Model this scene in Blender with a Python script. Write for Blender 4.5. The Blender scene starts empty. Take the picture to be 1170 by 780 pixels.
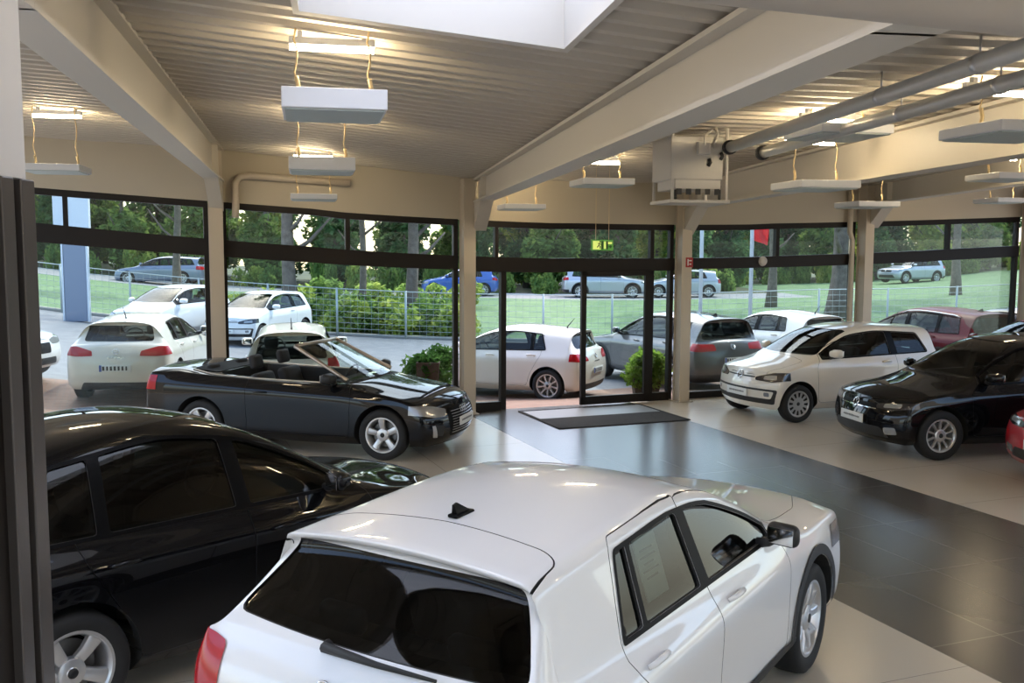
import bpy, bmesh, math, random
from mathutils import Vector, Matrix, Euler
from mathutils.bvhtree import BVHTree
from mathutils.interpolate import poly_3d_calc
C = bpy.context
COL = C.scene.collection
pi = math.pi
random.seed(7)

# ---------------------------------------------------------------- materials
def mat(name, base=(.8,.8,.8), rough=.5, metal=0., coat=0., spec=.5, emit=None, estr=0., bump=None, noise=None):
    m = bpy.data.materials.new(name); m.use_nodes = True
    nt = m.node_tree; b = nt.nodes['Principled BSDF']
    b.inputs['Base Color'].default_value = (*base, 1)
    b.inputs['Roughness'].default_value = rough
    b.inputs['Metallic'].default_value = metal
    b.inputs['Coat Weight'].default_value = coat
    b.inputs['Coat Roughness'].default_value = .03
    b.inputs['Specular IOR Level'].default_value = spec
    if emit:
        b.inputs['Emission Color'].default_value = (*emit, 1); b.inputs['Emission Strength'].default_value = estr
    if noise:      # (scale, colour2, contrast lo, hi)
        tc = nt.nodes.new('ShaderNodeTexCoord'); n = nt.nodes.new('ShaderNodeTexNoise'); r = nt.nodes.new('ShaderNodeValToRGB')
        n.inputs['Scale'].default_value = noise[0]; n.inputs['Detail'].default_value = 4
        r.color_ramp.elements[0].position = noise[2]; r.color_ramp.elements[1].position = noise[3]
        r.color_ramp.elements[0].color = (*base, 1); r.color_ramp.elements[1].color = (*noise[1], 1)
        nt.links.new(tc.outputs['Object'], n.inputs['Vector']); nt.links.new(n.outputs['Fac'], r.inputs['Fac'])
        nt.links.new(r.outputs['Color'], b.inputs['Base Color'])
    if bump:       # (scale, strength)
        tc = nt.nodes.new('ShaderNodeTexCoord'); n = nt.nodes.new('ShaderNodeTexNoise'); bp = nt.nodes.new('ShaderNodeBump')
        n.inputs['Scale'].default_value = bump[0]; n.inputs['Detail'].default_value = 3; bp.inputs['Strength'].default_value = bump[1]
        bp.inputs['Distance'].default_value = .02
        nt.links.new(tc.outputs['Object'], n.inputs['Vector']); nt.links.new(n.outputs['Fac'], bp.inputs['Height'])
        nt.links.new(bp.outputs['Normal'], b.inputs['Normal'])
    return m

def glass_mat(name, tint=(.5,.55,.53), ior=1.45, rough=.0):
    m = bpy.data.materials.new(name); m.use_nodes = True
    nt = m.node_tree; nt.nodes.clear()
    out = nt.nodes.new('ShaderNodeOutputMaterial'); mix = nt.nodes.new('ShaderNodeMixShader')
    tr = nt.nodes.new('ShaderNodeBsdfTransparent'); gl = nt.nodes.new('ShaderNodeBsdfGlossy'); fr = nt.nodes.new('ShaderNodeFresnel')
    tr.inputs['Color'].default_value = (*tint, 1); gl.inputs['Roughness'].default_value = rough; fr.inputs['IOR'].default_value = ior
    nt.links.new(fr.outputs[0], mix.inputs[0]); nt.links.new(tr.outputs[0], mix.inputs[1]); nt.links.new(gl.outputs[0], mix.inputs[2])
    nt.links.new(mix.outputs[0], out.inputs[0])
    return m

def paint(name, col, rough=.35, metal=0., coat=1.):
    return mat(name, col, rough, metal, coat)

M = {}
M['tyre'] = mat('tyre_rubber', (.012,.012,.013), .75)
M['alloy'] = mat('alloy_silver', (.62,.62,.63), .3, .75)
M['steel'] = mat('brushed_steel', (.55,.55,.56), .35, .9)
M['chrome'] = mat('chrome', (.8,.8,.8), .12, 1)
M['disc'] = mat('brake_disc', (.2,.2,.2), .4, .8)
M['blackgloss'] = mat('gloss_black_trim', (.003,.003,.0035), .4, 0, 0, .08)
M['blackplastic'] = mat('black_plastic', (.018,.018,.019), .55)
M['well'] = mat('wheel_well', (.008,.008,.008), .9)
M['interior'] = mat('cabin_lining', (.03,.03,.032), .8)
M['seat'] = mat('seat_fabric', (.025,.025,.028), .8)
M['beigeseat'] = mat('light_seat_fabric', (.10,.095,.09), .8)
M['glass'] = glass_mat('window_glass', (.62,.70,.67), 1.42)
M['tintglass'] = glass_mat('tinted_glass', (.16,.20,.19), 1.42)
M['midglass'] = glass_mat('mid_tint_glass', (.34,.40,.37), 1.42)
M['darkglass'] = glass_mat('privacy_glass', (.05,.06,.06), 1.5)
M['paneglass'] = glass_mat('pane_glass', (.86,.91,.89), 1.33)
M['lampglass'] = mat('headlamp_glass', (.34,.35,.37), .15, .4, .6)
M['lampblack'] = mat('headlamp_mask', (.03,.03,.035), .2, .2, 1)
M['redlamp'] = mat('tail_lamp_red', (.40,.004,.010), .2, 0, .25, .3)
M['plate'] = mat('plate_white', (.75,.76,.76), .4)
M['plateblue'] = mat('plate_blue', (.03,.08,.4), .4)
M['platetext'] = mat('plate_text', (.02,.02,.02), .5)
M['platetextgrey'] = mat('plate_text_grey', (.16,.16,.17), .5)
M['orange'] = mat('reflector_orange', (.8,.25,.03), .3)
M['paper'] = mat('paper', (.78,.80,.78), .7)

# ---------------------------------------------------------------- mesh helpers
def link(o, parent=None):
    COL.objects.link(o)
    if parent is not None: o.parent = parent
    return o

def mesh_from(bm, name, mats, sharp=35, smooth=True):
    if smooth:
        lim = math.radians(sharp)
        for f in bm.faces: f.smooth = True
        for e in bm.edges:
            if len(e.link_faces) == 2:
                try: e.smooth = e.calc_face_angle() < lim
                except ValueError: pass
    me = bpy.data.meshes.new(name); bm.to_mesh(me); bm.free()
    for m in (mats if isinstance(mats, (list, tuple)) else [mats]): me.materials.append(m)
    return me

def obj(name, bm, mats, parent=None, loc=None, rot=None, sharp=35, smooth=True):
    me = bm if isinstance(bm, bpy.types.Mesh) else mesh_from(bm, name, mats, sharp, smooth)
    o = bpy.data.objects.new(name, me)
    if loc is not None: o.location = loc
    if rot is not None: o.rotation_euler = rot
    return link(o, parent)

def tag(o, label=None, cat=None, group=None, kind=None):
    if label: o['label'] = label
    if cat: o['category'] = cat
    if group: o['group'] = group
    if kind: o['kind'] = kind
    return o

def empty(name, loc=(0,0,0), rz=0.):
    o = bpy.data.objects.new(name, None); o.location = loc; o.rotation_euler = (0,0,rz); o.empty_display_size = .2
    return link(o)

def children(o): return [c for c in list(o.children)]
def copy_tree(o, parent=None):
    c = o.copy(); COL.objects.link(c)
    if parent is not None: c.parent = parent; c.matrix_parent_inverse = o.matrix_parent_inverse.copy()
    for ch in children(o): copy_tree(ch, c)
    return c

def add_box(bm, cx, cy, cz, sx, sy, sz, rot=None, bevel=0, mi=0, seg=2):
    r = bmesh.ops.create_cube(bm, size=1); vs = r['verts']
    mtx = Matrix.LocRotScale(Vector((cx,cy,cz)), rot.to_quaternion() if isinstance(rot, Euler) else rot, Vector((sx,sy,sz)))
    bmesh.ops.transform(bm, matrix=mtx, verts=vs)
    fs = {f for v in vs for f in v.link_faces}
    if bevel:
        es = list({e for v in vs for e in v.link_edges})
        rr = bmesh.ops.bevel(bm, geom=es, offset=bevel, segments=seg, affect='EDGES', profile=.5)
        fs = set(rr['faces']) | {f for f in fs if f.is_valid}
    for f in fs: f.material_index = mi
    return vs

def add_tube(bm, pts, r, n=8, mi=0, caps=True, closed=False):
    """tube through pts, radius scalar or list"""
    P = [Vector(p) for p in pts]; N = len(P)
    rr = r if isinstance(r, (list, tuple)) else [r]*N
    rings = []
    up = None
    for i in range(N):
        if closed: t = (P[(i+1)%N]-P[i-1]).normalized()
        else: t = (P[min(i+1,N-1)]-P[max(i-1,0)]).normalized()
        if up is None:
            up = Vector((0,0,1)) if abs(t.z) < .9 else Vector((1,0,0))
        a = (up - t*up.dot(t)).normalized(); b = t.cross(a); up = a
        rings.append([bm.verts.new(P[i]+(a*math.cos(2*pi*k/n)+b*math.sin(2*pi*k/n))*rr[i]) for k in range(n)])
    M_ = N if closed else N-1
    for i in range(M_):
        A, B = rings[i], rings[(i+1)%N]
        for k in range(n):
            f = bm.faces.new((A[k],A[(k+1)%n],B[(k+1)%n],B[k])); f.material_index = mi
    if caps and not closed:
        f = bm.faces.new(rings[0][::-1]); f.material_index = mi
        f = bm.faces.new(rings[-1]); f.material_index = mi

def add_lathe(bm, prof, n=32, axis='z', center=(0,0,0), mi=0, close=True):
    """prof: list of (r,h) ; axis y or z"""
    rings = []
    c = Vector(center)
    for (r, h) in prof:
        ring = []
        for k in range(n):
            a = 2*pi*k/n
            if axis == 'z': v = Vector((r*math.cos(a), r*math.sin(a), h))
            else: v = Vector((r*math.sin(a), h, r*math.cos(a)))
            ring.append(bm.verts.new(c+v))
        rings.append(ring)
    for i in range(len(rings)-1):
        for k in range(n):
            f = bm.faces.new((rings[i][k], rings[i][(k+1)%n], rings[i+1][(k+1)%n], rings[i+1][k])); f.material_index = mi
    if close:
        for rg in (rings[0][::-1], rings[-1]):
            f = bm.faces.new(rg); f.material_index = mi

def add_prism(bm, poly, axis, a, b, mi=0):
    """extrude 2-D polygon along axis from a to b. y:(x,z) x:(y,z) z:(x,y)"""
    def P(p, h):
        if axis == 'y': return (p[0], h, p[1])
        if axis == 'x': return (h, p[0], p[1])
        return (p[0], p[1], h)
    A = [bm.verts.new(P(p,a)) for p in poly]; B = [bm.verts.new(P(p,b)) for p in poly]
    n = len(poly)
    fs = [bm.faces.new(A), bm.faces.new(B[::-1])]
    for i in range(n): fs.append(bm.faces.new((A[i], B[i], B[(i+1)%n], A[(i+1)%n])))
    bmesh.ops.recalc_face_normals(bm, faces=fs)
    for f in fs: f.material_index = mi
    return fs

def roundpoly(poly, r, n=4):
    """round polygon corners; r scalar or list"""
    out = []; N = len(poly)
    for i in range(N):
        p0, p, p1 = Vector(poly[i-1]), Vector(poly[i]), Vector(poly[(i+1)%N])
        rr = r[i] if isinstance(r,(list,tuple)) else r
        d0, d1 = (p0-p), (p1-p)
        k = min(rr, d0.length*.45, d1.length*.45)
        if k < 1e-4: out.append(tuple(p)); continue
        a = p+d0.normalized()*k; b = p+d1.normalized()*k
        for j in range(n+1):
            t = j/n; out.append(tuple(a*(1-t)**2 + p*2*t*(1-t) + b*t*t))
    return out

def offsetpoly(poly, d):
    """grow (d>0) polygon"""
    N = len(poly); area = sum(poly[i-1][0]*poly[i][1]-poly[i][0]*poly[i-1][1] for i in range(N))
    s = 1 if area > 0 else -1
    out = []
    for i in range(N):
        p0, p, p1 = Vector(poly[i-1]), Vector(poly[i]), Vector(poly[(i+1)%N])
        e0 = (p-p0).normalized(); e1 = (p1-p).normalized()
        n0 = Vector((e0.y,-e0.x))*s; n1 = Vector((e1.y,-e1.x))*s
        m = n0+n1
        if m.length < 1e-6: m = n0
        m.normalize(); k = d/max(.35, m.dot(n0))
        out.append(tuple(p+m*k))
    return out

_dm = [bpy.data.materials.new('tmp_slot') for _ in range(3)]
def set_slots(me, mats):
    idx = [0]*len(me.polygons); me.polygons.foreach_get('material_index', idx)
    me.materials.clear()
    for m in mats: me.materials.append(m)
    me.polygons.foreach_set('material_index', idx)
def _tmpobj(me):
    o = bpy.data.objects.new('tmp', me); COL.objects.link(o)
    set_slots(me, _dm)
    return o

def boolean(A, cut, op):
    """A: mesh; cut: bmesh (consumed); returns new mesh (A is kept)"""
    cm = bpy.data.meshes.new('cut'); bmesh.ops.triangulate(cut, faces=[f for f in cut.faces if len(f.verts) > 4]); cut.to_mesh(cm); cut.free()
    a = _tmpobj(A); b = _tmpobj(cm)
    md = a.modifiers.new('b','BOOLEAN'); md.operation = op; md.object = b; md.solver = 'MANIFOLD'
    dg = C.evaluated_depsgraph_get(); dg.update()
    r = bpy.data.meshes.new_from_object(a.evaluated_get(dg))
    bpy.data.objects.remove(a); bpy.data.objects.remove(b); bpy.data.meshes.remove(cm)
    return r

def prism_bm(poly, axis, a, b, mi=1):
    bm = bmesh.new(); add_prism(bm, poly, axis, a, b, mi); return bm

class Ref:
    """un-cut surface used for normals and patches"""
    def __init__(s, me):
        bm = bmesh.new(); bm.from_mesh(me); bm.normal_update(); bm.verts.ensure_lookup_table(); bm.faces.ensure_lookup_table()
        s.bm = bm; s.bvh = BVHTree.FromBMesh(bm); s.me = me
    def normal(s, co):
        loc, n, i, d = s.bvh.find_nearest(co)
        f = s.bm.faces[i]; vs = f.verts
        w = poly_3d_calc([v.co for v in vs], loc)
        r = Vector((0,0,0))
        for k, v in zip(w, vs): r += v.normal*k
        return r.normalized()

def finish(me, ref, slots, name):
    """smooth surface faces (material index 0) with the un-cut surface's normals"""
    set_slots(me, slots)
    me.name = name
    me.polygons.foreach_set('use_smooth', [True]*len(me.polygons))
    norms = [None]*len(me.loops); cache = {}
    for p in me.polygons:
        if p.material_index == 0:
            for li in p.loop_indices:
                vi = me.loops[li].vertex_index
                if vi not in cache: cache[vi] = ref.normal(me.vertices[vi].co)
                n = cache[vi]
                norms[li] = n if n.dot(p.normal) > .3 else p.normal.copy()
        else:
            for li in p.loop_indices: norms[li] = p.normal.copy()
    me.normals_split_custom_set(norms)
    return me

def patch(ref, cutter, off, thick=0.):
    """piece of ref's surface inside the cutter, moved out by off; returns mesh with smooth normals"""
    r = boolean(ref.me, cutter, 'INTERSECT')
    bm = bmesh.new(); bm.from_mesh(r); bpy.data.meshes.remove(r)
    bm.normal_update()
    bmesh.ops.delete(bm, geom=[f for f in bm.faces if f.material_index != 0 or f.normal.dot(ref.normal(f.calc_center_median())) < .6], context='FACES')
    ns = [ref.normal(v.co) for v in bm.verts]
    for v, n in zip(bm.verts, ns): v.co += n*off
    bm.verts.index_update()
    if thick:
        for v in bm.verts: v.normal_update()
        geom = bmesh.ops.extrude_face_region(bm, geom=list(bm.faces), use_keep_orig=True)
        nv = [g for g in geom['geom'] if isinstance(g, bmesh.types.BMVert)]
        for v in nv: v.co -= ref.normal(v.co)*thick
        bmesh.ops.recalc_face_normals(bm, faces=list(bm.faces))
    return bm

def patch_obj(name, ref, cutter, off, m, parent, thick=0.):
    bm = patch(ref, cutter, off, thick)
    if not bm.faces: bm.free(); print('EMPTY PATCH', name); return None
    me = mesh_from(bm, name, m, 40)
    if not thick:
        ns = [ref.normal(v.co) for v in me.vertices]
        me.normals_split_custom_set_from_vertices(ns)
    return obj(name, me, None, parent)
# ---------------------------------------------------------------- car generator (x forward, y left, origin mid-wheelbase on the ground)
def lerpk(keys, x):
    if x <= keys[0][0]: return keys[0][1]
    for (a, va), (b, vb) in zip(keys, keys[1:]):
        if x <= b: return va + (vb-va)*(x-a)/(b-a) if b > a else vb
    return keys[-1][1]

def template(**k):
    """feature lines of a two-box car from a few measurements"""
    g = dict(xf=2.0, xr=-2.0, hw=.88, H=1.45, zb=.18, zn=.70, xc=.95, zc=.98, xrf=.05, zrf=1.40, xpk=-.5, xrr=-1.6, zrr=1.34,
             zrb=1.0, drb=.14, belt0=.93, belt1=1.0, yroof=.56, ybelt=.80, wb=2.55, R=.32, bowf=.24, bowr=.12, zt=None, taper=.04,
             frow=(.12,.03,.0,.02,.07,.10), rrow=(.10,.02,.0,.02,.10,.14), cz=(.30,.46,.58), rz=(.30,.58,.82), kind='hatch')
    g.update(k); s = g
    xf,xr,hw,H,zb = s['xf'],s['xr'],s['hw'],s['H'],s['zb']
    fa, ra = s['wb']/2, -s['wb']/2
    xc, xrf, xrr = s['xc'], s['xrf'], s['xrr']
    xm = (xc+xrf)/2; xrb = xr+s['drb']; xq = (xrr+xrb)/2
    st = [xf, xf-.10, xf-.33, fa+.05, (fa+xc)/2-.02 if fa-xc > .25 else fa-.10, xc, xm, xrf, s['xpk'], (s['xpk']+xrr)/2, xrr, xq, xrb+.02]
    lip = s.get('lip')
    if lip:
        st = [v for v in st if abs(v-xq) > 1e-6]+[xrr-.012, xrr-.024]
        s['lipst'] = (round(xrr-.012,4), round(xrr-.024,4))
    st = sorted(set(round(v,4) for v in st), reverse=True) + [xr]
    s['st'] = st
    up = lambda L: sorted(L)
    hz = s['zn']
    zm = s.get('zm', (s['zc']*.44+s['zrf']*.56))
    s['z7'] = up([(xf,hz),(xf-.10,hz+.035),(xf-.33,hz+(s['zc']-hz)*.48),(fa+.05,hz+(s['zc']-hz)*.66),(xc,s['zc']),(xm,zm),(xrf,s['zrf']),(s['xpk'],H),(xrr,s['zrr']),
                  *([(xq,(s['zrr']+s['zrb'])/2+s.get('rbulge',.03))] if not lip else [(xrr-.012,s['zrr']-lip[1]*.55),(xrr-.024,s['zrr']-lip[1])]),(xrb+.02,s['zrb']+.02),(xr,s['zrb'])])
    s['d6'] = up([(xf,.02),(xc+.4,.05),(xc,.04),(xm,.035),(xrf,.045),(s['xpk'],.05),(xrr,.05),(xr,.03)])
    s['y6'] = up([(xf,.66*hw),(xf-.33,.68*hw),(xc,.80*hw),(xm,(.80*hw+s['yroof'])/2+.01),(xrf,s['yroof']),(s['xpk'],s['yroof']+.01),(xrr,s.get('yrr',s['yroof']-.02)),(xrb,s.get('ytail',.74*hw)),(xr,s.get('ytail',.74*hw))])
    zf = s['belt0']
    s['z5'] = up([(xf,hz-.045),(xf-.33,(hz+zf)/2-.02),(fa+.05,zf-.065),(xc,zf-.01),(xrf,lerpk([(xr,s['belt1']),(xc,zf)],xrf)),(xrr,s['belt1']),(xr,s['belt1']-.02)])
    s['y5'] = up([(xf,hw*.93),(xf-.33,hw*.955),(xc,s['ybelt']+.02),(xrf,s['ybelt']),(xrr,s['ybelt']-.02),(xr,hw*(.88+s.get('rfull',0)*1.3))])
    c1,c2,c3 = s['cz']; r1,r2,r3 = s['rz']
    s['z4'] = up([(xf,c3),(xf-.33,c3+.10),(fa,zf-.17),(xc,zf-.13),(xrr,s['belt1']-.14),(xr,r3)])
    s['y4'] = up([(xf,hw*.97),(xf-.33,hw-.02),(0,hw-.012),(xrr,hw-.015+s.get('rfull',0)*.4),(xr,hw*(.94+s.get('rfull',0)))])
    s['z3'] = up([(xf,c2),(xf-.33,c2+.06),(0,.56),(xrr,.58),(xr,r2)])
    s['y3'] = up([(xf,hw*.985),(xf-.33,hw),(0,hw-s.get('waist',.02)),(xrr,hw),(xr,hw*(.955+s.get('rfull',0)))])
    s['z2'] = up([(xf,c1),(0,zb+.12),(xr,r1)])
    s['y2'] = up([(xf,hw*.96),(xf-.33,hw-.02),(0,hw-.03),(xrr,hw-.02),(xr,hw*.94)])
    s['z1'] = up([(xf,zb+.03),(0,zb),(xr,zb+.06)])
    s['y1'] = up([(xf,hw*.88),(0,hw-.12),(xr,hw*.86)])
    s['bow'] = up([(xr,-s['bowr']),(xrr,-s['bowr']*.6),(xrf-.6,0),(xrf,.05),(xc,.12),(xf,s['bowf'])])
    return s

def cage(s, fn=None):
    """control cage as bmesh, to be subdivided"""
    bm = bmesh.new(); cr = bm.edges.layers.float.new('crease_edge')
    hw = s['hw']; st = s['st']; n = len(st); rings = []
    def bend(x, y): return x - lerpk(s['bow'], x)*(abs(y)/hw)**2
    def V(x, y, z, dx=0):
        p = Vector((bend(x, y)+dx, y, z))
        if fn: p = fn(p)
        return bm.verts.new(p)
    for i, x in enumerate(st):
        L = {k: (lerpk(s['y%d'%k], x), lerpk(s['z%d'%k], x)) for k in (1,2,3,4,5)}
        z7 = lerpk(s['z7'], x); d6 = lerpk(s['d6'], x); y6 = lerpk(s['y6'], x)
        y6b, z6b = y6*.52, z7-d6*.22
        z6 = z7-d6
        row = None
        if i == 0: row = [-v for v in s['frow']]
        if i == n-1: row = list(s['rrow'])
        dx = lambda k: row[k] if row else 0
        ring = []
        ldx = 0
        if s.get('lip') and x in s['lipst']: ldx = s['lip'][0]*(0.12 if x == s['lipst'][0] else 1)
        top = [(L[5][0],L[5][1],4),(y6,z6,5),(y6b,z6b,5),(0,z7,5),(-y6b,z6b,5),(-y6,z6,5),(-L[5][0],L[5][1],4)]
        for q, (y,z,k) in enumerate(top): ring.append(V(x,y,z,dx(k)+(ldx if 0 < q < 6 else 0)))
        for k in (4,3,2,1): ring.append(V(x,-L[k][0],L[k][1],dx(k-1)))
        for f in (-.72,-.36,0,.36,.72): ring.append(V(x,f*L[1][0],L[1][1],dx(0)))
        for k in (1,2,3,4): ring.append(V(x,L[k][0],L[k][1],dx(k-1)))
        rings.append((ring, L))
    for i in range(n-1):
        A, B = rings[i][0], rings[i+1][0]
        for k in range(20): bm.faces.new((A[k],A[(k+1)%20],B[(k+1)%20],B[k]))
    fr = (1,.72,.38,0,-.38,-.72,-1)
    for i in (0, n-1):
        R, L = rings[i]; x = st[i]; row = [-v for v in s['frow']] if i == 0 else list(s['rrow'])
        g = [[None]*7 for _ in range(5)]
        g[4] = R[0:7]
        g[0] = [R[16],R[15],R[14],R[13],R[12],R[11],R[10]]
        for r,(lk,ri) in enumerate(((2,9),(3,8),(4,7)), 1):
            li = {2:17,3:18,4:19}[lk]
            g[r][0] = R[li]; g[r][6] = R[ri]
            for c in range(1,6): g[r][c] = V(x, fr[c]*L[lk][0], L[lk][1], row[lk-1])
        for r in range(4):
            for c in range(6):
                bm.faces.new((g[r][c],g[r][c+1],g[r+1][c+1],g[r+1][c]))
    bmesh.ops.recalc_face_normals(bm, faces=list(bm.faces))
    def crease(idx, i0, i1, v):
        for i in range(max(0,i0), min(n-1,i1)):
            e = bm.edges.get((rings[i][0][idx], rings[i+1][0][idx]))
            if e: e[cr] = v
    for a, b, v in ((0,6,.45),(7,19,.35),(9,17,.5),(10,16,.6),(1,5,s.get('railcrease',.25))):
        crease(a,0,99,v); crease(b,0,99,v)
    for i, v in ((0,s.get('creasef',.35)),(n-1,s.get('creaser',.55))):
        R = rings[i][0]
        for k in list(range(6))+list(range(10,16)):
            e = bm.edges.get((R[k],R[k+1]))
            if e: e[cr] = v
    k = st.index(min(st, key=lambda q: abs(q-s['xrr'])))
    for c in range(1,5):
        e = bm.edges.get((rings[k][0][c],rings[k][0][c+1]))
        if e: e[cr] = s.get('creaserr',.6)
    return bm

def subdiv(bm, lv):
    me = bpy.data.meshes.new('c'); bm.to_mesh(me); bm.free()
    o = bpy.data.objects.new('c', me); COL.objects.link(o)
    md = o.modifiers.new('s','SUBSURF'); md.levels = lv; md.render_levels = lv
    dg = C.evaluated_depsgraph_get(); dg.update()
    r = bpy.data.meshes.new_from_object(o.evaluated_get(dg))
    bpy.data.objects.remove(o); bpy.data.meshes.remove(me)
    return r

def circle(cx, cz, r, n=40): return [(cx+r*math.cos(2*pi*k/n), cz+r*math.sin(2*pi*k/n)) for k in range(n)]

def side_ray(ref, x, z, sgn):
    h = ref.bvh.ray_cast(Vector((x, sgn*2, z)), Vector((0,-sgn,0)))
    return h[0] if h[0] else Vector((x, sgn*.8, z))
def x_ray(ref, y, z, sgn):
    h = ref.bvh.ray_cast(Vector((sgn*4, y, z)), Vector((-sgn,0,0)))
    return h[0] if h[0] else Vector((sgn*2, y, z))
def top_ray(ref, x, y):
    h = ref.bvh.ray_cast(Vector((x, y, 3)), Vector((0,0,-1)))
    return h[0] if h[0] else Vector((x, y, 1.4))

# ---- wheels
_wheels = {}
def wheel_meshes(R, rr, w, style):
    key = (R, rr, w, style)
    if key in _wheels: return _wheels[key]
    bm = bmesh.new()
    h = w/2
    add_lathe(bm, [(rr-.012,-h*.8),(rr+.01,-h*.95),(R-.035,-h),(R-.008,-h*.82),(R,-h*.5),(R,h*.5),(R-.008,h*.82),(R-.035,h),(rr+.03,h*.97),(rr+.004,h*.86),(rr-.012,h*.8)], 48, 'y', close=False)
    tyre = mesh_from(bm, 'tyre', M['tyre'], 50)
    bm = bmesh.new()
    add_lathe(bm, [(rr+.006,h*.80),(rr+.004,h*.86),(rr-.012,h*.86),(rr-.022,h*.74),(rr-.035,h*.3),(rr-.05,-h*.7)], 48, 'y', close=False, mi=0)
    # backing: dark disc and brake disc
    add_lathe(bm, [(rr-.03,-h*.5),(.01,-h*.5)], 32, 'y', close=False, mi=1)
    add_lathe(bm, [(rr*.72,-h*.25),(rr*.72,-h*.12),(.02,-h*.12)], 32, 'y', close=False, mi=2)
    yo = h*.78
    def spoke(a, w0, w1, r0=.045, r1=None, y0=None, y1=None, th=.03, off0=0, off1=0):
        r1 = r1 or rr-.012; y0 = y0 if y0 is not None else yo-.03; y1 = y1 if y1 is not None else yo
        vs = []
        for (r, ww, y, of) in ((r0,w0,y0,off0),((r0+r1)/2,(w0+w1)/2*.92,(y0+y1)/2+.008,(off0+off1)/2),(r1,w1,y1-.004,off1)):
            for (q, yy, sc) in ((-1,y-th,1.15),(-1,y-.006,1),(-.7,y,1),(.7,y,1),(1,y-.006,1),(1,y-th,1.15)):
                lx, lz = q*ww/2*sc+of, r
                vs.append(bm.verts.new((lx*math.cos(a)+lz*math.sin(a), yy, -lx*math.sin(a)+lz*math.cos(a))))
        for s_ in range(2):
            for k in range(5):
                bm.faces.new((vs[s_*6+k],vs[s_*6+k+1],vs[s_*6+6+k+1],vs[s_*6+6+k]))
    if style == 'star':
        for k in range(5): spoke(2*pi*k/5, .062, .088)
    elif style == 'twin':
        for k in range(5):
            spoke(2*pi*k/5, .03, .03, off0=-.02, off1=-.062); spoke(2*pi*k/5, .03, .03, off0=.02, off1=.062)
    elif style == 'ten':
        for k in range(10): spoke(2*pi*k/10, .022, .03)
    elif style == 'multi':
        for k in range(9): spoke(2*pi*k/9, .03, .036)
    elif style == 'five':
        for k in range(5): spoke(2*pi*k/5, .05, .055); spoke(2*pi*(k+.5)/5, .02, .022)
    elif style == 'cover':
        add_lathe(bm, [(rr-.005,h*.80),(rr-.03,yo-.005),(rr*.6,yo+.004),(.06,yo+.0),(.0,yo)], 40, 'y', close=False)
        for k in range(12):
            a = 2*pi*k/12; r = rr*.70
            v = [bm.verts.new(((r+dx)*math.sin(a)+dy*math.cos(a), yo+.004, (r+dx)*math.cos(a)-dy*math.sin(a))) for dx,dy in ((-.035,-.012),(-.035,.012),(.035,.022),(.035,-.022))]
            f = bm.faces.new(v); f.material_index = 1
    add_lathe(bm, [(.085,yo-.05),(.078,yo-.012),(.065,yo-.006),(.034,yo-.004),(.03,yo),(.0,yo)], 24, 'y', close=False)
    bmesh.ops.recalc_face_normals(bm, faces=list(bm.faces))
    rim = mesh_from(bm, 'rim', [M['alloy'], M['well'], M['disc']], 30)
    bm = bmesh.new(); add_lathe(bm, [(.03,yo-.002),(.028,yo+.004),(.0,yo+.005)], 20, 'y', close=False)
    cap = mesh_from(bm, 'hub_cap', M['blackplastic'])
    _wheels[key] = (tyre, rim, cap)
    return _wheels[key]

def add_wheels(root, s):
    ty, rim, cap = wheel_meshes(s['R'], s.get('rr', s['R']-.105), s.get('tw', .205), s['wheel'])
    for x in (s['wb']/2, -s['wb']/2):
        for sg in (1,-1):
            yy = s['hw']-s.get('tw',.205)/2-.022
            w = obj('wheel', ty, None, root, (x, sg*yy, s['R']), (0, random.uniform(0,6), 0) if sg > 0 else (0, random.uniform(0,6), pi))
            r = obj('rim', rim, None, w); obj('hub_cap', cap, None, w)

_badge = {}
def roundel(root, name, ref, yz, sgn, r=.055, kind='vw', m='chrome', tilt=0):
    """round emblem on nose or tail"""
    bm = bmesh.new()
    if kind == 'rings':
        for k in range(4):
            c = (k-1.5)*r*1.45
            add_tube(bm, [(0, c+r*math.cos(2*pi*i/24), r*math.sin(2*pi*i/24)) for i in range(24)], r*.12, 6, closed=True)
    else:
        add_tube(bm, [(0, r*math.cos(2*pi*i/28), r*math.sin(2*pi*i/28)) for i in range(28)], r*.11, 6, closed=True)
        if kind == 'vw':
            for pts in (((-.38,.88),(0,.12),(.38,.88)), ((-.86,.42),(-.42,-.82),(0,-.02),(.42,-.82),(.86,.42))):
                add_tube(bm, [(0,a*r,b*r) for a,b in pts], r*.085, 6)
        if kind == 's':
            for pts in (((-.55,.1),(-.5,.55),(.55,.55)), ((-.55,.1),(.55,-.1)), ((.55,-.1),(.5,-.55),(-.55,-.55))):
                add_tube(bm, [(0,-a*r*sgn,b*r) for a,b in pts], r*.12, 6)
    p = x_ray(ref, yz[0], yz[1], sgn); n = ref.normal(p)
    o = obj(name, bm, M[m], root, p+n*.008)
    o.rotation_euler = (0, -math.asin(max(-1,min(1,n.z)))*sgn, 0)
    return o

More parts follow.
